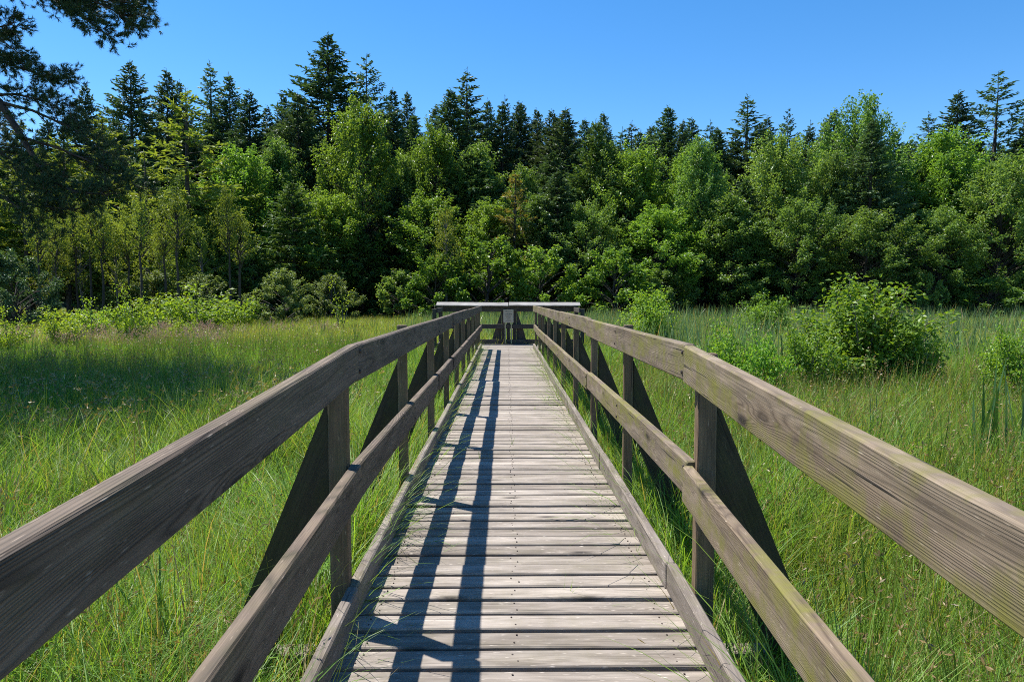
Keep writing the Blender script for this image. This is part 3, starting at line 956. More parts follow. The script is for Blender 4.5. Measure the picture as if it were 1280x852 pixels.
FOREST = [
    # skyline spruces, left to right
    ('S1', 58, 150, 60, 60, 'dark spruce at the far left behind the hanging pine branches'),
    ('S3', 106, 106, 62, 62, 'short-topped spruce between the pine branch tips and the broad dark spruce'),
    ('S3', 162, 77, 58, 84, 'broad dense dark spruce, first full cone on the left skyline'),
    ('S1', 208, 86, 62, 62, 'dark spruce with twin-looking top right of the broad dense spruce'),
    ('S2', 224, 100, 66, 44, 'thin spruce tip tucked against the right side of the twin-looking spruce'),
    ('S4', 262, 77, 64, 62, 'airy spruce with open whorls on the left skyline above the tall larch'),
    ('S2', 286, 92, 63, 58, 'dark spruce just right of the airy spruce'),
    ('S1', 311, 112, 60, 66, 'dark rounded spruce right of the airy pair on the left skyline'),
    ('S2', 334, 132, 66, 44, 'small spruce tip in the dip of the left skyline'),
    ('S1', 354, 117, 66, 46, 'narrow spruce left of the tallest tree, behind its darker neighbour'),
    ('S3', 372, 116, 56, 84, 'dark heavy spruce standing directly left below the tallest tree'),
    ('S3', 409, 43, 62, 112, 'tallest dark spruce on the skyline, left of centre'),
    ('SO', 458, 68, 63, 88, 'open-branched second tallest spruce right beside the tallest one'),
    ('S2', 491, 110, 65, 48, 'slim spruce right of the open-branched second tallest tree'),
    ('S2', 509, 114, 67, 44, 'slim spruce at the left edge of the skyline notch'),
    ('S1', 563, 110, 57, 78, 'dark spruce with ragged top left of the pointed centre spruce'),
    ('S4', 584, 86, 59, 76, 'tall pointed spruce with open whorls near the centre of the skyline'),
    ('S2', 610, 124, 63, 44, 'thin spruce right of the tall pointed centre spruce'),
    ('S4', 631, 121, 65, 48, 'open spruce tip above the brownish larch'),
    ('S2', 652, 128, 66, 50, 'sharp spruce tip, first of the even row right of centre'),
    ('S1', 671, 135, 66, 46, 'spruce tip in the middle of the even row right of centre'),
    ('S3', 690, 138, 60, 64, 'heavier spruce ending the even row right of centre'),
    ('S1', 707, 134, 58, 66, 'dark full spruce above the right end of the sloping ledge'),
    ('S2', 731, 148, 62, 50, 'slender spruce right of the dark full one above the ledge end'),
    ('S2', 762, 164, 72, 34, 'tiny far spruce tip poking up in the low part of the skyline'),
    ('S4', 790, 152, 66, 56, 'thin-topped spruce in the low part of the skyline right of centre'),
    ('S1', 811, 160, 68, 42, 'short spruce tip left of the narrow dark pillar spruce'),
    ('S2', 835, 132, 60, 66, 'narrow dark pillar spruce between two bright broadleaf crowns'),
    ('S1', 864, 147, 62, 58, 'spruce with a soft top right of the pillar spruce'),
    ('S2', 896, 159, 63, 54, 'lower spruce left of the tall right-hand spire'),
    ('S4', 934, 119, 60, 74, 'tall open spire spruce rising above the right-hand broadleaf crowns'),
    ('S2', 957, 162, 66, 42, 'small spruce tip just right of the open spire'),
    ('SO', 985, 136, 66, 46, 'dark tufted spruce top standing alone in the gap'),
    ('S4', 1013, 152, 66, 44, 'thin spruce tip left of the high round broadleaf crown'),
    ('S1', 1043, 136, 56, 62, 'spruce merging with the left flank of the high round crown'),
    ('S1', 1090, 148, 47, 68, 'dark spruce hanging between the right-hand broadleaf crowns'),
    ('S4', 1161, 141, 66, 60, 'pale open spruce left of the dense right-hand pair'),
    ('S1', 1198, 113, 62, 68, 'dense pointed spruce left of the tall open tree at right'),
    ('SO', 1248, 89, 62, 100, 'tall spruce with wide open whorls at the right edge of the skyline'),
    ('S2', 1284, 150, 60, 60, 'spruce cut by the right edge of the view'),
    # lower dark spruces inside the wood
    ('S1', 585, 190, 53, 100, 'dark spruce filling the shade below the pointed centre spruce'),
    ('S3', 690, 190, 54, 90, 'dark spruce low behind the bright bushes right of the ledge'),
    ('S1', 470, 240, 54, 90, 'dark spruce in the shadow gap right of the bright round tree'),
    ('S3', 905, 215, 54, 90, 'dark spruce in the shadow gap among the right-hand crowns'),
    ('S1', 340, 205, 54, 90, 'dark spruce low behind the bright green left crowns'),
    ('S3', 145, 150, 52, 80, 'dark spruce behind the pale left larches'),
    ('Y1', 366, 226, 44, 100, 'wide mid-green young spruce branching down to the meadow, left of centre'),
    ('Y2', 315, 300, 42, 70, 'small young spruce at the foot of the left wood'),
    ('Y1', 745, 150, 52, 84, 'blue-green young spruce with a tall cone right of centre'),
    ('Y2', 452, 290, 46, 66, 'young spruce at the edge of the dark gap left of the platform'),
    # larches
    ('L1', 232, 110, 44, 122, 'tall pale larch with a clear thin dark trunk on the left'),
    ('L1', 128, 142, 42, 110, 'yellowish larch beside the pine branch tips'),
    ('L2', 180, 190, 40, 84, 'small thin larch left of the tall pale larch'),
    ('L1', 78, 160, 40, 100, 'yellowish thin larch seen through the pine branches'),
    ('L1', 26, 150, 39, 96, 'thin larch at the left edge behind the pine branches'),
    ('LB', 644, 214, 46, 62, 'brownish tired larch in front of the dark centre spruces'),
    ('LB', 668, 300, 45, 60, 'short olive larch just right behind the brownish one'),
    # broadleaf crowns
    ('B1', 448, 138, 50, 112, 'bright lime round-crowned tree below the two tallest spruces'),
    ('B4', 296, 190, 49, 100, 'bright green crown right of the tall pale larch'),
    ('B2', 345, 180, 52, 80, 'fresh green crown beside the dark heavy spruce'),
    ('B4', 415, 245, 46, 90, 'light green crown below the lime round-crowned tree'),
    ('B1', 545, 168, 53, 92, 'bright crown at the left foot of the pointed centre spruce'),
    ('B4', 535, 250, 47, 100, 'pale lime tree standing over the left end of the sloping ledge'),
    ('B2', 595, 188, 54, 80, 'mid-green crown wrapped round the pointed centre spruce'),
    ('B4', 610, 255, 47, 80, 'pale tree directly above the notice board'),
    ('B2', 505, 200, 52, 70, 'mid-green crown in the middle of the wood left of centre'),
    ('B2', 660, 215, 52, 70, 'green crown right behind the brownish larch'),
    ('B2', 765, 190, 52, 90, 'green crown under the low part of the skyline'),
    ('B4', 800, 190, 51, 88, 'bright tall crown left of the pillar spruce'),
    ('B1', 868, 190, 51, 90, 'bright tall crown right of the pillar spruce'),
    ('B3', 735, 260, 47, 100, 'silvery green tree right of the sloping ledge'),
    ('B4', 830, 262, 46, 100, 'light green lower crown above the middle reeds'),
    ('B3', 980, 176, 50, 130, 'broad green crown under the lone tufted spruce top'),
    ('B3', 1072, 136, 52, 128, 'highest round broadleaf crown on the right-hand skyline'),
    ('B2', 920, 250, 46, 100, 'mid-green crown left of the broad dark lower crowns'),
    ('B5', 1000, 255, 45, 110, 'wide lower crown in front of the broad green crown'),
    ('B5', 1085, 268, 44, 118, 'wide spreading crown behind the big alder bush'),
    ('B1', 1180, 168, 51, 130, 'bright crown below the dense right-hand spruces'),
    ('B5', 1175, 265, 45, 105, 'layered crown right of the wide spreading one'),
    ('B3', 1250, 205, 46, 125, 'large layered broadleaf crown at the right edge'),
    ('B2', 1310, 190, 48, 120, 'broadleaf crown cut off by the right edge'),
    ('B2', 95, 250, 41, 84, 'mid-green crown behind the low pine branch'),
    ('B1', 35, 250, 42, 90, 'fresh green crown at the left edge below the thick pine branch'),
    ('B2', 255, 240, 45, 80, 'mid-green crown right of the tall larch trunk'),
    ('B2', -40, 230, 40, 120, 'green crown reaching in from the left edge'),
    # thin saplings of the left bog wood
    ('T1', 100, 262, 37, 46, 'thin leafy sapling in the pale left bog wood'),
    ('T1', 147, 270, 36, 44, 'slim forked sapling left of the small larch'),
    ('T1', 195, 290, 37, 44, 'slim sapling under the small thin larch'),
    ('T1', 60, 290, 35, 44, 'thin sapling beside the dark shaded left bush'),
    ('T1', 255, 285, 40, 44, 'slim sapling right of the tall larch trunk'),
    ('T1', 560, 260, 42, 40, 'thin sapling left of the pale tree above the ledge'),
    # low bushes on the wood's edge
    ('G1', 214, 343, 37, 84, 'silvery willow bush at the foot of the left wood'),
    ('G1', 268, 345, 36, 70, 'pale willow bush left of the young spruces'),
    ('G1', 352, 340, 37, 74, 'silvery willow bush beside the small bare sapling'),
    ('G1', 150, 352, 38, 60, 'grey-green willow bush in the left bog wood'),
    ('UD', 22, 318, 30, 90, 'dark bush in deep shade at the left edge'),
    ('U1', 545, 320, 42, 80, 'light bush left behind the sloping ledge'),
    ('U1', 605, 300, 42, 110, 'tall light bush behind the notice board'),
    ('U1', 680, 310, 42, 90, 'leafy bush behind the right half of the ledge'),
    ('U1', 770, 312, 42, 100, 'pale spreading bush right of the platform'),
    ('U2', 830, 340, 43, 80, 'dark low bush under the middle crowns'),
    ('U2', 1160, 345, 42, 44, 'small conical bush beneath the right-hand crowns'),
    ('U2', 1235, 350, 43, 90, 'dark bush at the foot of the right-hand layered crown'),
    ('U2', 500, 340, 43, 70, 'dark bush at the mouth of the shadow gap left of the platform'),
    ('G1', 415, 345, 40, 60, 'grey-green bush at the meadow end below the dark gap'),
    ('U2', 1020, 352, 44, 70, 'low dark bush behind the big alder bush'),
    ('U2', 940, 355, 44, 80, 'low dark bush in the shade left of the big alder bush'),
]
for row in FOREST:
    plant(*row)
for i, x in enumerate((88, 112, 128, 160, 172, 206, 222, 284, 300, 48, 66)):
    plant('T2', x + rng.uniform(-4, 4), rng.uniform(235, 275), rng.uniform(32.5, 36), rng.uniform(26, 36), 'slim bare-stemmed sapling among others of the left bog wood', group='bare-stemmed saplings of the left bog wood')
k = 0
for x in np.arange(150, 1320, 37.0):
    key = ('B7', 'Y1', 'B2', 'S1', 'B6', 'Y2')[k % 6]
    yt = rng.uniform(190, 300) if x < 840 else rng.uniform(180, 235)
    Zt, wt = rng.uniform(47, 57), rng.uniform(56, 88)
    if key in ('B7', 'B2', 'B6'):
        plant(key, x + rng.uniform(-15, 15), yt, Zt, wt, 'slim broadleaf tree crowded between the larger crowns of the wood', group='slim broadleaf trees of the wood')
    else:
        plant(key, x + rng.uniform(-15, 15), yt, Zt, wt, 'mid-height spruce crowded between broadleaf crowns inside the wood', group='mid-height spruces of the wood')
    k += 1
for i, x in enumerate(np.arange(524, 1120, 21.0)):
    plant(('S2', 'S1', 'S4', 'S2', 'S3')[i % 5], x + rng.uniform(-7, 7), (rng.uniform(122, 158) if x < 760 else rng.uniform(140, 166)), rng.uniform(58, 66), rng.uniform(40, 56), 'slim spruce with its tip just level with the others along the skyline', group='slim spruces along the skyline')
# deep wood behind: look-alike dark spruces
k = 0
for Zr, stp, ylo in ((70, 34, 190), (78, 36, 185)):
    x = -60
    while x < 1340:
        key = ('S1', 'S2', 'S3')[k % 3]
        top = ylo - 14 + rng.uniform(0, 34)
        if 180 < x < 520: top -= 28
        plant(key, x + rng.uniform(-9, 9), top, Zr + rng.uniform(-2.5, 2.5), rng.uniform(70, 90), 'dark spruce deep in the wood behind the front trees', group='spruces deep in the wood')
        x += stp
        k += 1

# ------------------------------------------------------------------ shrubs in the marsh
SH = {}


def shrub(key, x, ytop, ybase, Z, wpx, label, cat='shrub', **kw):
    p = at(x, ytop, Z)
    zb = gz(p.x, Z)
    if key not in SH:
        SH[key] = [make_shrub(**kw), 0]
    (proto, H0, R0), used = SH[key]
    o = proto if not used else dup_tree(proto)
    SH[key][1] += 1
    h = (p.z - zb) / H0
    w = (wpx / FPX * Z) / (2 * R0) * 1.05
    o.location = (p.x, Z, zb)
    o.scale = (w, w, h)
    o.rotation_euler = (0, 0, rng.uniform(0, 6.28))
    tag(o, label, cat)


ALD = dict(seed=41, H=2.0, R=1.0, stems=36, per=110, leaf=0.078, mat=L_BUSH, name='alder_bush')
ALD2 = dict(seed=42, H=1.6, R=0.9, stems=24, per=74, leaf=0.076, mat=L_BUSH, name='alder_bush')
LIM = dict(seed=43, H=1.8, R=1.0, stems=15, per=60, leaf=0.09, mat=L_LIME, name='lime_shrub')
LIM2 = dict(seed=44, H=1.6, R=1.0, stems=11, per=52, leaf=0.09, mat=L_LIME, name='lime_shrub')
shrub('A', 1078, 358, 470, 11.0, 172, 'tallest and largest bright alder bush in the reeds right of the walkway', **ALD)
shrub('A2', 912, 410, 455, 9.6, 84, 'low leafy bush close behind the sunlit railing', **ALD2)
shrub('A2', 1012, 408, 455, 10.2, 84, 'low wide shrub leaning against the left side of the largest alder bush')
shrub('A', 1142, 406, 460, 10.4, 70, 'lower shrub against the right side of the largest alder bush')
shrub('A2', 955, 418, 460, 9.2, 70, 'small knee-high shrub between the railing and the largest alder bush')
shrub('A2', 1268, 408, 470, 9.4, 84, 'leafy bush cut by the right edge among the reeds')
shrub('A', 812, 366, 420, 20.0, 74, 'small rounded bush in the reeds right of the platform')
shrub('A2', 955, 370, 410, 24.0, 70, 'far low bush left behind the largest alder bush')
shrub('L', 165, 366, 430, 21.0, 66, 'upright lime shrub in front of the pink grass', **LIM)
shrub('L2', 75, 384, 430, 20.0, 80, 'lime shrub at the edge of the pine shadow, far left', **LIM2)
shrub('L', 250, 362, 410, 29.0, 110, 'wide lime shrub behind the pink grass')
shrub('L2', 205, 366, 410, 30.0, 80, 'lime shrub left behind the pink grass')
shrub('L', 118, 378, 420, 25.0, 60, 'small lime shrub left of the upright one')
shrub('L2', 305, 372, 405, 32.0, 70, 'yellowish shrub right of the pink grass')
shrub('L', 8, 390, 440, 17.0, 60, 'lime shrub at the left edge in front of the dark bush')
shrub('L2', 225, 396, 430, 22.0, 40, 'tiny lime shrub right of the upright lime shrub')
shrub('W', 424, 340, 392, 31.0, 42, 'thin twiggy sapling with few leaves at the end of the meadow', 'sapling', seed=46, H=2.2, R=0.8, stems=5, per=16, leaf=0.09, mat=L_LIME, name='twiggy_sapling')


# ------------------------------------------------------------------ the old pine on the left
def build_pine():
    r = np.random.default_rng(77)
    tx, ty = -12.2, 13.6
    zb = gz(tx, ty)
    root = empty('pine_tree', (tx, ty, zb))
    tag(root, 'old pine at the left edge reaching dark drooping branches into view', 'pine')
    o = np.array([tx, ty, zb])
    tr = MB()
    tr.tube([(0, 0, -.3), (0.1, 0, 4), (0.0, 0.1, 8), (0.2, 0, 12), (0.1, 0.1, 16)], [0.30, 0.25, 0.20, 0.12, 0.03], 10)
    tw = []           # (pos, dir, length)

    def spray(p, d, L, n):
        for _ in range(n):
            tw.append((p + r.normal(0, .02, 3), unit(d + r.normal(0, .35, 3)), L * r.uniform(.6, 1.2)))

    def limb(pts, r0, dens, side=0.9, start=0.25):
        pts = [np.array(p, float) for p in pts]
        n = len(pts)
        tr.tube(pts, [r0 * (1 - 0.88 * i / (n - 1)) for i in range(n)], 6)
        seg = [np.linalg.norm(pts[i + 1] - pts[i]) for i in range(n - 1)]
        tot = sum(seg)
        m = int(tot * dens * 1.0)
        for k in range(m):
            f = start + (1 - start) * (k + r.uniform()) / m
            s = f * tot
            i = 0
            while i < n - 2 and s > seg[i]:
                s -= seg[i]; i += 1
            q = min(1, s / seg[i])
            p = pts[i] * (1 - q) + pts[i + 1] * q
            d = unit(pts[i + 1] - pts[i])
            lat = unit(np.cross(d, [0, 0, 1]) * r.choice((-1, 1)) + np.array([0, 0, r.normal(0.1, .45)]))
            L = side * r.uniform(.35, 1.0) * (1.15 - f * .6)
            dd = unit(lat * 0.8 + d * r.uniform(.3, 1.0))
            mid = p + dd * L * .5 + np.array([0, 0, -.06 * L])
            e = p + dd * L + np.array([0, 0, r.uniform(-.14, .08) * L])
            tr.tube([p, mid, e], [r0 * .18 + .003, .007, .003], 4)
            for g in (0.4, 0.6, 0.8, 1.0):
                c = p * (1 - g) + e * g
                for _ in range(2):
                    e2 = c + unit(dd + np.array([0, 0, .3]) + r.normal(0, .6, 3)) * r.uniform(.06, .2)
                    tr.tube([c, e2], [.004, .002], 3)
                    spray(e2, unit(e2 - c), .10, 2)

    def A(x, y, Z):
        v = at(x, y, Z)
        return np.array(v) - o
    # boughs that the photograph shows
    limb([(0, 0, 6.5), A(-90, 60, 13), A(0, 128, 12.4), A(28, 172, 12.1), A(58, 222, 11.9), A(92, 240, 11.7), (A(135, 244, 11.6))], .09, 4, .8, .72)
    limb([(0, 0, 8.0), A(-60, -40, 12.6), A(30, -22, 12.2), A(80, 2, 12.0), A(110, 26, 11.8), A(134, 44, 11.7)], .06, 8, .55, .5)
    limb([A(30, -22, 12.2), A(100, -6, 12.0), A(150, 2, 11.9), A(196, 8, 11.8)], .03, 9, .5, .2)
    limb([A(100, -6, 12.0), A(140, 12, 12.0), A(172, 40, 11.9)], .02, 9, .32, .2)
    limb([(0, 0, 6.6), A(-50, 50, 12.8), A(0, 76, 12.5), A(40, 90, 12.3), A(84, 104, 12.2)], .045, 6, .55, .55)
    limb([(0, 0, 7.4), A(-60, 10, 12.6), A(-8, 36, 12.3), A(22, 28, 12.2)], .04, 5, .45, .6)
    limb([A(-20, 30, 12.3), A(4, 52, 12.2), A(18, 62, 12.1)], .02, 6, .35, .1)
    limb([A(0, 128, 12.4), A(40, 138, 12.3), A(90, 160, 12.1), A(132, 190, 12.0)], .035, 7, .65, .25)
    limb([A(28, 172, 12.1), A(75, 186, 12.0), A(120, 205, 11.9), A(168, 232, 11.8)], .03, 8, .6, .2)
    limb([A(-30, 120, 12.6), A(20, 118, 12.5), A(62, 128, 12.3), A(100, 150, 12.2)], .03, 7, .6, .2)
    limb([(0, 0, 4.4), A(-60, 220, 13), A(0, 244, 12.6), A(45, 258, 12.4), A(100, 262, 12.2)], .045, 3, .6, .6)
    limb([A(0, 244, 12.6), A(40, 270, 12.3), A(66, 305, 12.2)], .022, 4, .45, .3)
    limb([A(-60, 175, 13.2), A(-10, 185, 12.9), A(40, 215, 12.6), A(70, 250, 12.5)], .03, 8, .7, .2)
    # rest of the crown, off to the left and above
    for k in range(130):
        z = 5.0 + 10.5 * (k + r.uniform()) / 130
        az = k * 2.4 + r.normal(0, .3)
        L = 4.6 * (1 - ((z - 8) / 9.5) ** 2 * .7) * r.uniform(.7, 1.1)
        cx_ = math.cos(az)
        if z < 8.4 and cx_ > 0.0: L *= 0.4
        d = np.array([cx_, math.sin(az), 0])
        limb([(0, 0, z), d * L * .5 + np.array([0, 0, z + .25]), d * L + np.array([0, 0, z - .1])], .05, 6, 1.0, .3)
    tr.build('trunk', B_PINE, root, smooth=True)
    # needles
    P = np.array([a for a, b, c in tw]); D = np.array([b for a, b, c in tw]); L = np.array([c for a, b, c in tw])
    nper = 36
    n = len(P) * nper
    f = r.uniform(0, 1, (len(P), nper, 1))
    base = P[:, None] + D[:, None] * f * L[:, None, None]
    nd = unit(D[:, None] * 0.8 + rdir(r, n).reshape(len(P), nper, 3) * 0.9).reshape(-1, 3)
    base = base.reshape(-1, 3)
    ln = r.uniform(.05, .085, (n, 1))
    sd_ = unit(np.cross(nd, rdir(r, n))) * 0.0042
    V = np.stack([base - sd_, base + sd_, base + nd * ln], 1).reshape(-1, 3)
    F = np.arange(n * 3).reshape(-1, 3)
    link_mesh('needles', np_mesh('needles', V, F, [L_PINE]), root)
    print('pine twigs', len(tw))


build_pine()


# ------------------------------------------------------------------ ground plants
def blade_mesh(name, mats, n, spread, h, w, lean, curl, seed, segs=4, heads=0.0, head_len=.05, head_w=.014, cluster=0.0, headmode=None):
    """A clump of grass blades; heads adds a seed head to that share of blades (material 2)."""
    r = np.random.default_rng(seed)
    V, F, MI = [], [], []
    for k in range(n):
        a = r.uniform(0, 6.283)
        q = spread * math.sqrt(r.uniform())
        p = np.array([math.cos(a) * q, math.sin(a) * q, -0.03])
        az = r.uniform(0, 6.283)
        if cluster: az = a + r.normal(0, .6)
        hd = np.array([math.cos(az), math.sin(az), 0])
        sd = np.array([-math.sin(az), math.cos(az), 0])
        tw = r.normal(0, .5)
        sd = sd * math.cos(tw) + hd * math.sin(tw)
        L = r.uniform(*h)
        th = abs(r.normal(0, lean))
        cu = r.uniform(.3, 1.0) * curl
        wd = w * r.uniform(.7, 1.3)
        o = len(V)
        pos = p.copy()
        d = None
        for s in range(segs + 1):
            f = s / segs
            if s == segs:
                V.append(pos.copy())
            else:
                ww = wd * (1 - f) ** 0.6 * (0.75 + .5 * min(1, f * 3)) * .5
                V.append(pos - sd * ww); V.append(pos + sd * ww)
            an = th + cu * f ** 1.4
            d = hd * math.sin(an) + np.array([0, 0, math.cos(an)])
            pos = pos + d * (L / segs)
        for s in range(segs - 1):
            F.append((o + 2 * s, o + 2 * s + 1, o + 2 * s + 3, o + 2 * s + 2)); MI.append(0)
        F.append((o + 2 * segs - 2, o + 2 * segs - 1, o + 2 * segs)); MI.append(0)
        if heads and r.uniform() < heads:
            tip = V[o + 2 * segs]
            if headmode == 'rush':        # small tuft on the side near the top
                c0 = V[o + 2 * segs] * .25 + V[o + 2 * segs - 2] * .75
                nb = 5
                for j in range(nb):
                    dd = unit(rdir(r, 1)[0] + np.array([0, 0, .4]))
                    ee = unit(np.cross(dd, rdir(r, 1)[0])) * head_w * .5
                    i0 = len(V)
                    V += [c0, c0 + dd * head_len * .5 + ee, c0 + dd * head_len, c0 + dd * head_len * .5 - ee]
                    F.append((i0, i0 + 1, i0 + 2, i0 + 3)); MI.append(1)
            elif headmode == 'plume':
                for j in range(9):
                    c0 = tip - d * r.uniform(0, .22)
                    dd = unit(d * .8 + rdir(r, 1)[0] * .7)
                    ee = unit(np.cross(dd, rdir(r, 1)[0])) * head_w * .5
                    i0 = len(V)
                    V += [c0, c0 + dd * head_len * .5 + ee, c0 + dd * head_len, c0 + dd * head_len * .5 - ee]
                    F.append((i0, i0 + 1, i0 + 2, i0 + 3)); MI.append(1)
            else:                         # spindle: two crossed quads
                for j in range(2):
                    ee = unit(np.cross(d, rdir(r, 1)[0])) * head_w * .5
                    i0 = len(V)
                    V += [tip, tip + d * head_len * .5 + ee, tip + d * head_len, tip + d * head_len * .5 - ee]
                    F.append((i0, i0 + 1, i0 + 2, i0 + 3)); MI.append(1)
    return np_mesh(name, np.array(V), F, mats, mat_idx=MI)


def herb_mesh(name, seed, n=12, size=.12, h=.25):
    r = np.random.default_rng(seed)
    V, F = [], []
    for k in range(n):
        az = r.uniform(0, 6.283)
        hd = np.array([math.cos(az), math.sin(az), 0]); sd = np.array([-math.sin(az), math.cos(az), 0])
        p0 = np.array([r.normal(0, .05), r.normal(0, .05), 0.0])
        st = p0 + hd * r.uniform(.02, .14) + np.array([0, 0, h * r.uniform(.4, 1.0)])
        i0 = len(V)
        V += [p0 - sd * .003, p0 + sd * .003, st]
        F.append((i0, i0 + 1, i0 + 2))
        L = size * r.uniform(.7, 1.4); W = L * r.uniform(.55, .8)
        til = r.uniform(-.5, .35)
        d = hd * math.cos(til) + np.array([0, 0, math.sin(til)])
        up = np.cross(sd, d) * -1
        i0 = len(V)
        prof_ = [(0, 0), (.12, .32), (.4, .5), (.7, .38), (1.0, 0)]
        for (f, w_) in prof_:
            c = st + d * L * f + up * (-.18 * L * f * f)
            V += [c - sd * W * w_ + up * W * w_ * .25, c, c + sd * W * w_ + up * W * w_ * .25]
        for j in range(4):
            a = i0 + 3 * j
            F.append((a, a + 1, a + 4, a + 3)); F.append((a + 1, a + 2, a + 5, a + 4))
    return np_mesh(name, np.array(V), F, [L_HERB], smooth=True)


def scatter(name, meshes, pts, scl, label, cat, tilt=0.12, rz=None, bend=None):
    """One 'stuff' object: a point cloud that instances clump meshes."""
    n = len(pts)
    me = bpy.data.meshes.new(name)
    me.vertices.add(n)
    me.vertices.foreach_set('co', np.asarray(pts, np.float32).ravel())
    rot = np.stack([rng.normal(0, tilt, n), rng.normal(0, tilt, n), rng.uniform(0, 6.283, n) if rz is None else rz], 1)
    if bend is not None:
        rot[:, 0] += bend[:, 0]; rot[:, 1] += bend[:, 1]
    a = me.attributes.new('rot', 'FLOAT_VECTOR', 'POINT'); a.data.foreach_set('vector', rot.astype(np.float32).ravel())
    a = me.attributes.new('scl', 'FLOAT', 'POINT'); a.data.foreach_set('value', np.asarray(scl, np.float32))
    a = me.attributes.new('pick', 'INT', 'POINT'); a.data.foreach_set('value', rng.integers(0, len(meshes), n).astype(np.int32))
    o = link_mesh(name, me)
    tag(o, label, cat, kind='stuff')
    ng = bpy.data.node_groups.new(name + '_scatter', 'GeometryNodeTree')
    ng.interface.new_socket('Geometry', in_out='INPUT', socket_type='NodeSocketGeometry')
    ng.interface.new_socket('Geometry', in_out='OUTPUT', socket_type='NodeSocketGeometry')
    gi = ng.nodes.new('NodeGroupInput'); go = ng.nodes.new('NodeGroupOutput')
    iop = ng.nodes.new('GeometryNodeInstanceOnPoints')
    jn = ng.nodes.new('GeometryNodeJoinGeometry')
    for m in meshes:
        src = bpy.data.objects.new(name + '_clump', m)      # source of the instances, not linked to the scene
        oi = ng.nodes.new('GeometryNodeObjectInfo')
        oi.inputs['Object'].default_value = src
        oi.inputs['As Instance'].default_value = True
        ng.links.new(oi.outputs['Geometry'], jn.inputs[0])

    def attr(nm, dt):
        q = ng.nodes.new('GeometryNodeInputNamedAttribute')
        q.data_type = dt
        q.inputs['Name'].default_value = nm
        return q.outputs['Attribute']
    e2r = ng.nodes.new('FunctionNodeEulerToRotation')
    ng.links.new(attr('rot', 'FLOAT_VECTOR'), e2r.inputs[0])
    ng.links.new(gi.outputs[0], iop.inputs['Points'])
    ng.links.new(jn.outputs[0], iop.inputs['Instance'])
    iop.inputs['Pick Instance'].default_value = True
    ng.links.new(attr('pick', 'INT'), iop.inputs['Instance Index'])
    ng.links.new(e2r.outputs[0], iop.inputs['Rotation'])
    ng.links.new(attr('scl', 'FLOAT'), iop.inputs['Scale'])
    ng.links.new(iop.outputs[0], go.inputs[0])
    md = o.modifiers.new('scatter', 'NODES')
    md.node_group = ng
    return o


def off_walk(x, y, m=0.0):
    walk = (x > -0.76 - m) & (x < 0.84 + m) & (y < YEND + 0.2)
    plat = (x > -2.02 - m) & (x < 2.08 + m) & (y > YEND - 0.1 - m) & (y < 19.4 + m)
    return ~(walk | plat)


def sow(x0, x1, y0, y1, dens, cond=None, wedge=True, m=0.0, sink=0.0):
    n = int((x1 - x0) * (y1 - y0) * dens)
    x = rng.uniform(x0, x1, n); y = rng.uniform(y0, y1, n)
    k = off_walk(x, y, m)
    if wedge: k &= np.abs(x) < 0.85 * np.maximum(y, 0) + 3.2      # what this view and a step aside can see
    if cond is not None: k &= cond(x, y)
    x, y = x[k], y[k]
    return np.stack([x, y, gz_np(x, y) - sink], 1)


def patch(x, y, s=1.0, ph=0.0):
    """Smooth 0..1 patchiness."""
    return 0.5 + 0.25 * np.sin(x * 0.9 * s + 1.7 * np.sin(y * 0.5 * s + ph) + ph) + 0.25 * np.sin(y * 1.1 * s + 1.3 * np.sin(x * 0.7 * s + 2 * ph))


# clump shapes
sedge = [blade_mesh('sedge_clump', [L_GRASS, L_SEED], 30, .14, (.32, .78), .0055, .42, 1.6, 100 + i, 6, heads=.04, head_len=.035, head_w=.005) for i in range(7)]
sweep = [blade_mesh('sweeping_sedge_clump', [L_GRASS, L_SEED], 46, .10, (.55, 1.0), .0046, .5, 2.1, 120 + i, 6, cluster=1) for i in range(4)]
upright = [blade_mesh('upright_grass_clump', [L_GRASSY, L_SEED], 20, .14, (.45, .9), .0045, .14, .45, 140 + i, 4, heads=.14, head_len=.035, head_w=.007, headmode='plume') for i in range(5)]
broad = [blade_mesh('broad_blade_clump', [L_RUSH, L_SEED], 13, .09, (.55, .95), .0105, .2, .55, 150 + i, 5, heads=.12, head_len=.026, head_w=.007, headmode='rush') for i in range(5)]
straw = [blade_mesh('straw_clump', [L_STRAW, L_SEED], 16, .16, (.3, .7), .003, .45, 1.4, 160 + i, 5) for i in range(4)]
rush = [blade_mesh('rush_clump', [L_RUSH, L_SEED], 22, .14, (.55, 1.05), .0065, .11, .18, 180 + i, 3, heads=.35, head_len=.035, head_w=.012, headmode='rush') for i in range(5)]
wool = [blade_mesh('bulrush_clump', [L_RUSH, L_STRAW], 5, .14, (.75, 1.05), .004, .12, .25, 190 + i, 3, heads=1.0, head_len=.042, head_w=.02, headmode='rush') for i in range(4)]
fargr = [blade_mesh('meadow_clump', [L_GRASSY, L_SEED], 34, .32, (.35, .75), .012, .35, 1.0, 200 + i, 3, heads=.06, head_len=.07, head_w=.02) for i in range(5)]
farsedge = [blade_mesh('far_sedge_clump', [L_GRASS, L_SEED], 34, .32, (.4, .8), .011, .4, 1.3, 210 + i, 3, heads=.06, head_len=.07, head_w=.02) for i in range(5)]
cat = [blade_mesh('cattail_clump', [L_CAT, L_SEED], 12, .24, (.7, 1.5), .021, .15, .55, 220 + i, 5) for i in range(6)]
reed = [blade_mesh('reed_tuft_clump', [L_REED, L_SEED], 11, .12, (.8, 1.4), .024, .10, .3, 230 + i, 5) for i in range(4)]
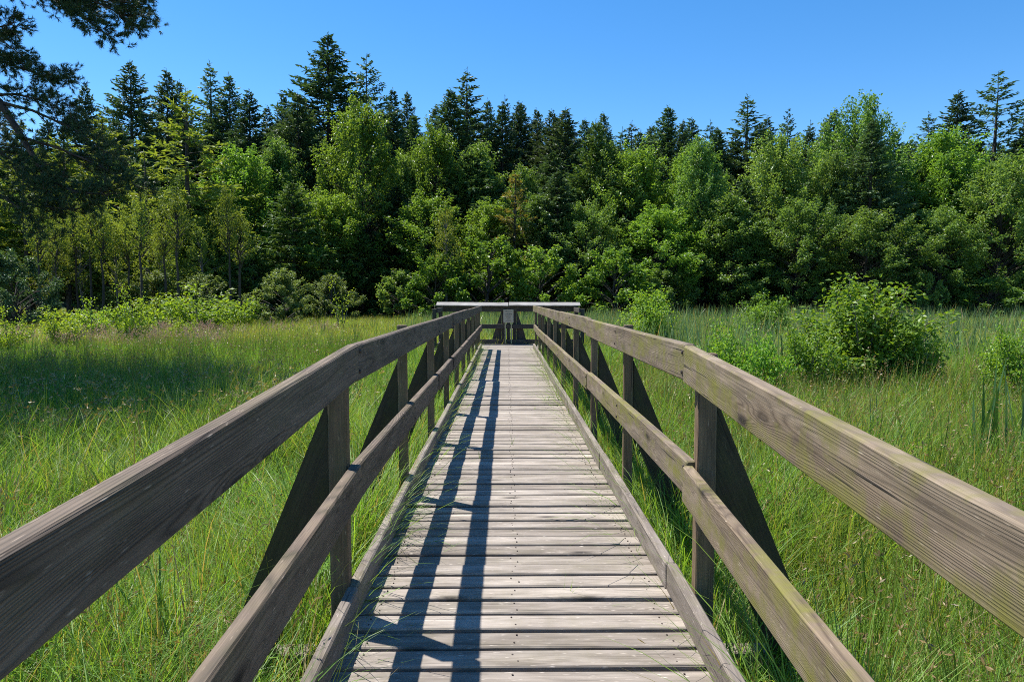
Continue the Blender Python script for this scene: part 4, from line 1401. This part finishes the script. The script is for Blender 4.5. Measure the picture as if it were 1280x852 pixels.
pink = [blade_mesh('pink_grass_clump', [L_RUSH, L_PINK], 20, .30, (.6, .95), .005, .16, .4, 240 + i, 3, heads=.8, head_len=.07, head_w=.014, headmode='plume') for i in range(3)]
darkstem = [blade_mesh('dark_stem_clump', [L_SEED, L_SEED], 5, .22, (.65, 1.1), .0045, .16, .3, 250 + i, 4, heads=.6, head_len=.03, head_w=.009, headmode='plume') for i in range(4)]
herb = [herb_mesh('herb_clump', 260 + i) for i in range(4)]
tuft = [blade_mesh('tuft_clump', [L_GRASS, L_SEED], 5, .02, (.08, .20), .0038, .4, 1.3, 270 + i, 4) for i in range(4)]


def sc(n, lo, hi): return rng.uniform(lo, hi, n)


# near sedge meadow
p = sow(-9, 9, 0.4, 7.5, 75)
scatter('sedge_grass', sedge, p, sc(len(p), .7, 1.0) * (.62 + .75 * patch(p[:, 0], p[:, 1], 2.6, 1.9)), 'lush green sedge grass close along both sides of the walkway', 'grass')
p = sow(-11, 11, 0.6, 10, 15, cond=lambda x, y: patch(x, y, 1.1, .4) > .45)
scatter('sweeping_grass', sweep, p, sc(len(p), .8, 1.15), 'fine arching sedge swept over in pale green waves', 'grass')
p = sow(-14, 14, 1.0, 13, 11, cond=lambda x, y: patch(x, y, .8, 2.1) > .4)
scatter('straw_grass', straw, p, sc(len(p), .7, 1.1), 'dry straw-coloured blades mixed through the marsh grass', 'dry grass')
p = sow(-12, 14, 2.0, 13, 19, cond=lambda x, y: (x > 1.2) | (patch(x, y, .6, 1.0) > .62))
scatter('tall_grass', upright, p, sc(len(p), .7, 1.05), 'upright yellow-green flowering grass, mostly right of the walkway', 'grass')
p = np.concatenate([sow(-11, -1.0, 1.8, 12, 9, cond=lambda x, y: patch(x, y, 1.2, 2.6) > .42), sow(1.0, 12, 1.8, 13, 15, cond=lambda x, y: patch(x, y, 1.0, 3.3) > .38)])
scatter('broad_blades', broad, p, sc(len(p), .65, 1.05), 'broad upright sedge blades standing above the finer marsh grass', 'grass')
# middle and far meadow
p = sow(-22, 22, 7.0, 20, 22)
scatter('marsh_grass', farsedge, p, sc(len(p), .65, 1.0), 'green marsh grass across the middle distance', 'grass')
p = sow(-46, 46, 19, 50, 11)
scatter('meadow_grass', fargr, p, sc(len(p), .75, 1.15), 'yellow-green open meadow in front of the wood', 'grass')
# tall rushes on the left
p = sow(-20, -2.2, 6.5, 21, 9, cond=lambda x, y: patch(x, y, .5, .3) > .35)
scatter('rushes', rush, p, sc(len(p), .7, 1.05), 'dark upright rushes in the shaded meadow left of the walkway', 'rushes')
p = np.concatenate([sow(-10, -1.6, 4.5, 11, 2.6, cond=lambda x, y: patch(x, y, .7, .9) > .4), sow(-7.5, -2.4, 6.8, 10.5, 9)])
scatter('bulrush_heads', wool, p, sc(len(p), .75, 1.05), 'thin bulrush stems with small tan seed heads left of the walkway', 'bulrushes')
p = sow(1.3, 12, 2.2, 12, 5, cond=lambda x, y: patch(x, y, .8, .2) > .5)
scatter('seed_stems', darkstem, p, sc(len(p), .7, 1.05), 'dark wiry stems with brown seed heads right of the walkway', 'seed stems')
p = sow(1.4, 10, 1.5, 9, 3.5)
scatter('right_rushes', rush, p, sc(len(p), .7, 1.0), 'scattered rushes between the sunlit railing and the alder bush', 'rushes')
# reed belts
p = sow(2.4, 44, 13, 45, 3.6, cond=lambda x, y: (x > 0.18 * y) & (patch(x, y, .45, .6) > .35))
scatter('cattails', cat, p, sc(len(p), .75, 1.1), 'broad belt of blue-green cattails right of the walkway', 'cattails')
p = sow(-4, 6, 20.2, 40, 4.5, cond=lambda x, y: patch(x, y, .5, .1) > .25)
scatter('platform_reeds', cat, p, sc(len(p), .75, 1.0), 'cattails standing behind the viewing platform', 'cattails')
p = sow(-13, -3.2, 14, 30, .35)
scatter('sparse_cattails', reed, p, sc(len(p), .6, 0.85), 'sparse upright cattails in the open left meadow', 'cattails')
p = sow(3.6, 13, 6.5, 13, 1.3, cond=lambda x, y: patch(x, y, 1.3, .5) > .45)
scatter('reed_tufts', reed, p, sc(len(p), .7, .95), 'loose cattail tufts round the alder bush', 'cattails')
p = sow(-16.5, -6.5, 22.5, 26.5, 3.4, cond=lambda x, y: patch(x, y, .9, .5) > .5)
p = np.concatenate([p, sow(-14.5, -8.0, 18.2, 20.2, 5.0, cond=lambda x, y: patch(x, y, 1.2, .3) > .42)])
scatter('pink_grass', pink, p, sc(len(p), .8, 1.05), 'hazy pink flowering grass in front of the lime shrubs', 'grass')
# broad leaves beside the deck
p = sow(-1.9, 2.2, 1.6, 14, 5.0, cond=lambda x, y: (np.abs(x - 0.05) < 1.5) & (patch(x, y, 1.5, .8) > .4))
scatter('broad_leaf_plants', herb, p, sc(len(p), .8, 1.5), 'broad-leaved plants growing against the deck edges', 'plants')
p = sow(1.6, 5, 1.4, 6, 3.0)
scatter('dock_leaves', herb, p, sc(len(p), .45, .95), 'round green leaves low in the grass right of the walkway', 'plants')
# grass hanging over both edges
NE = 420
ys = rng.uniform(1.6, 16.8, NE)
sd_ = rng.choice((-1, 1), NE)
xs = np.where(sd_ < 0, -0.77 - rng.uniform(0, .2, NE), 0.85 + rng.uniform(0, .2, NE))
pp = np.stack([xs, ys, gz_np(xs, ys) + 0.08], 1)
bend = np.stack([np.zeros(NE), -sd_ * rng.uniform(0.0, .34, NE)], 1)
scatter('edge_grass', sedge + sweep, pp, sc(NE, .8, 1.15), 'grass leaning over the kerb boards from both sides', 'grass', bend=bend)
# small tufts sprouting through the deck
spots = [at(x, y, Z) for x, y, Z in ((600, 573, 5.5), (710, 750, 2.95), (735, 578, 5.4), (640, 556, 6.0), (668, 512, 7.9))]
ty = [5.5, 2.95, 5.4, 6.0, 7.9, 4.2, 8.6, 9.4, 10.2, 11.0, 3.4, 6.9, 12.0]
tx = [s.x for s in spots] + [0.62, 0.5, 0.55, 0.45, 0.5, 0.66, 0.6, 0.5]
pp = np.array([(a, b, prof(b) - 0.012) for a, b in zip(tx, ty)])
scatter('deck_sprouts', tuft, pp, sc(len(pp), .6, 1.0), 'small grass sprouts growing up through gaps between the planks', 'grass')

# a big cattail plant near the right edge
cp = at(1248, 600, 5.9)
big = empty('cattail_plant', (cp.x, 5.9, gz(cp.x, 5.9)))
tag(big, 'tall near cattail plant with long blades at the right edge', 'cattail')
link_mesh('leaves', blade_mesh('cattail_leaves', [L_REED, L_SEED], 24, .26, (.85, 1.3), .034, .13, .25, 301, 7), big)
dead = link_mesh('dead_leaves', blade_mesh('dead_leaves', [L_STRAW, L_SEED], 4, .12, (.5, .75), .016, .3, 1.2, 302, 6), big)
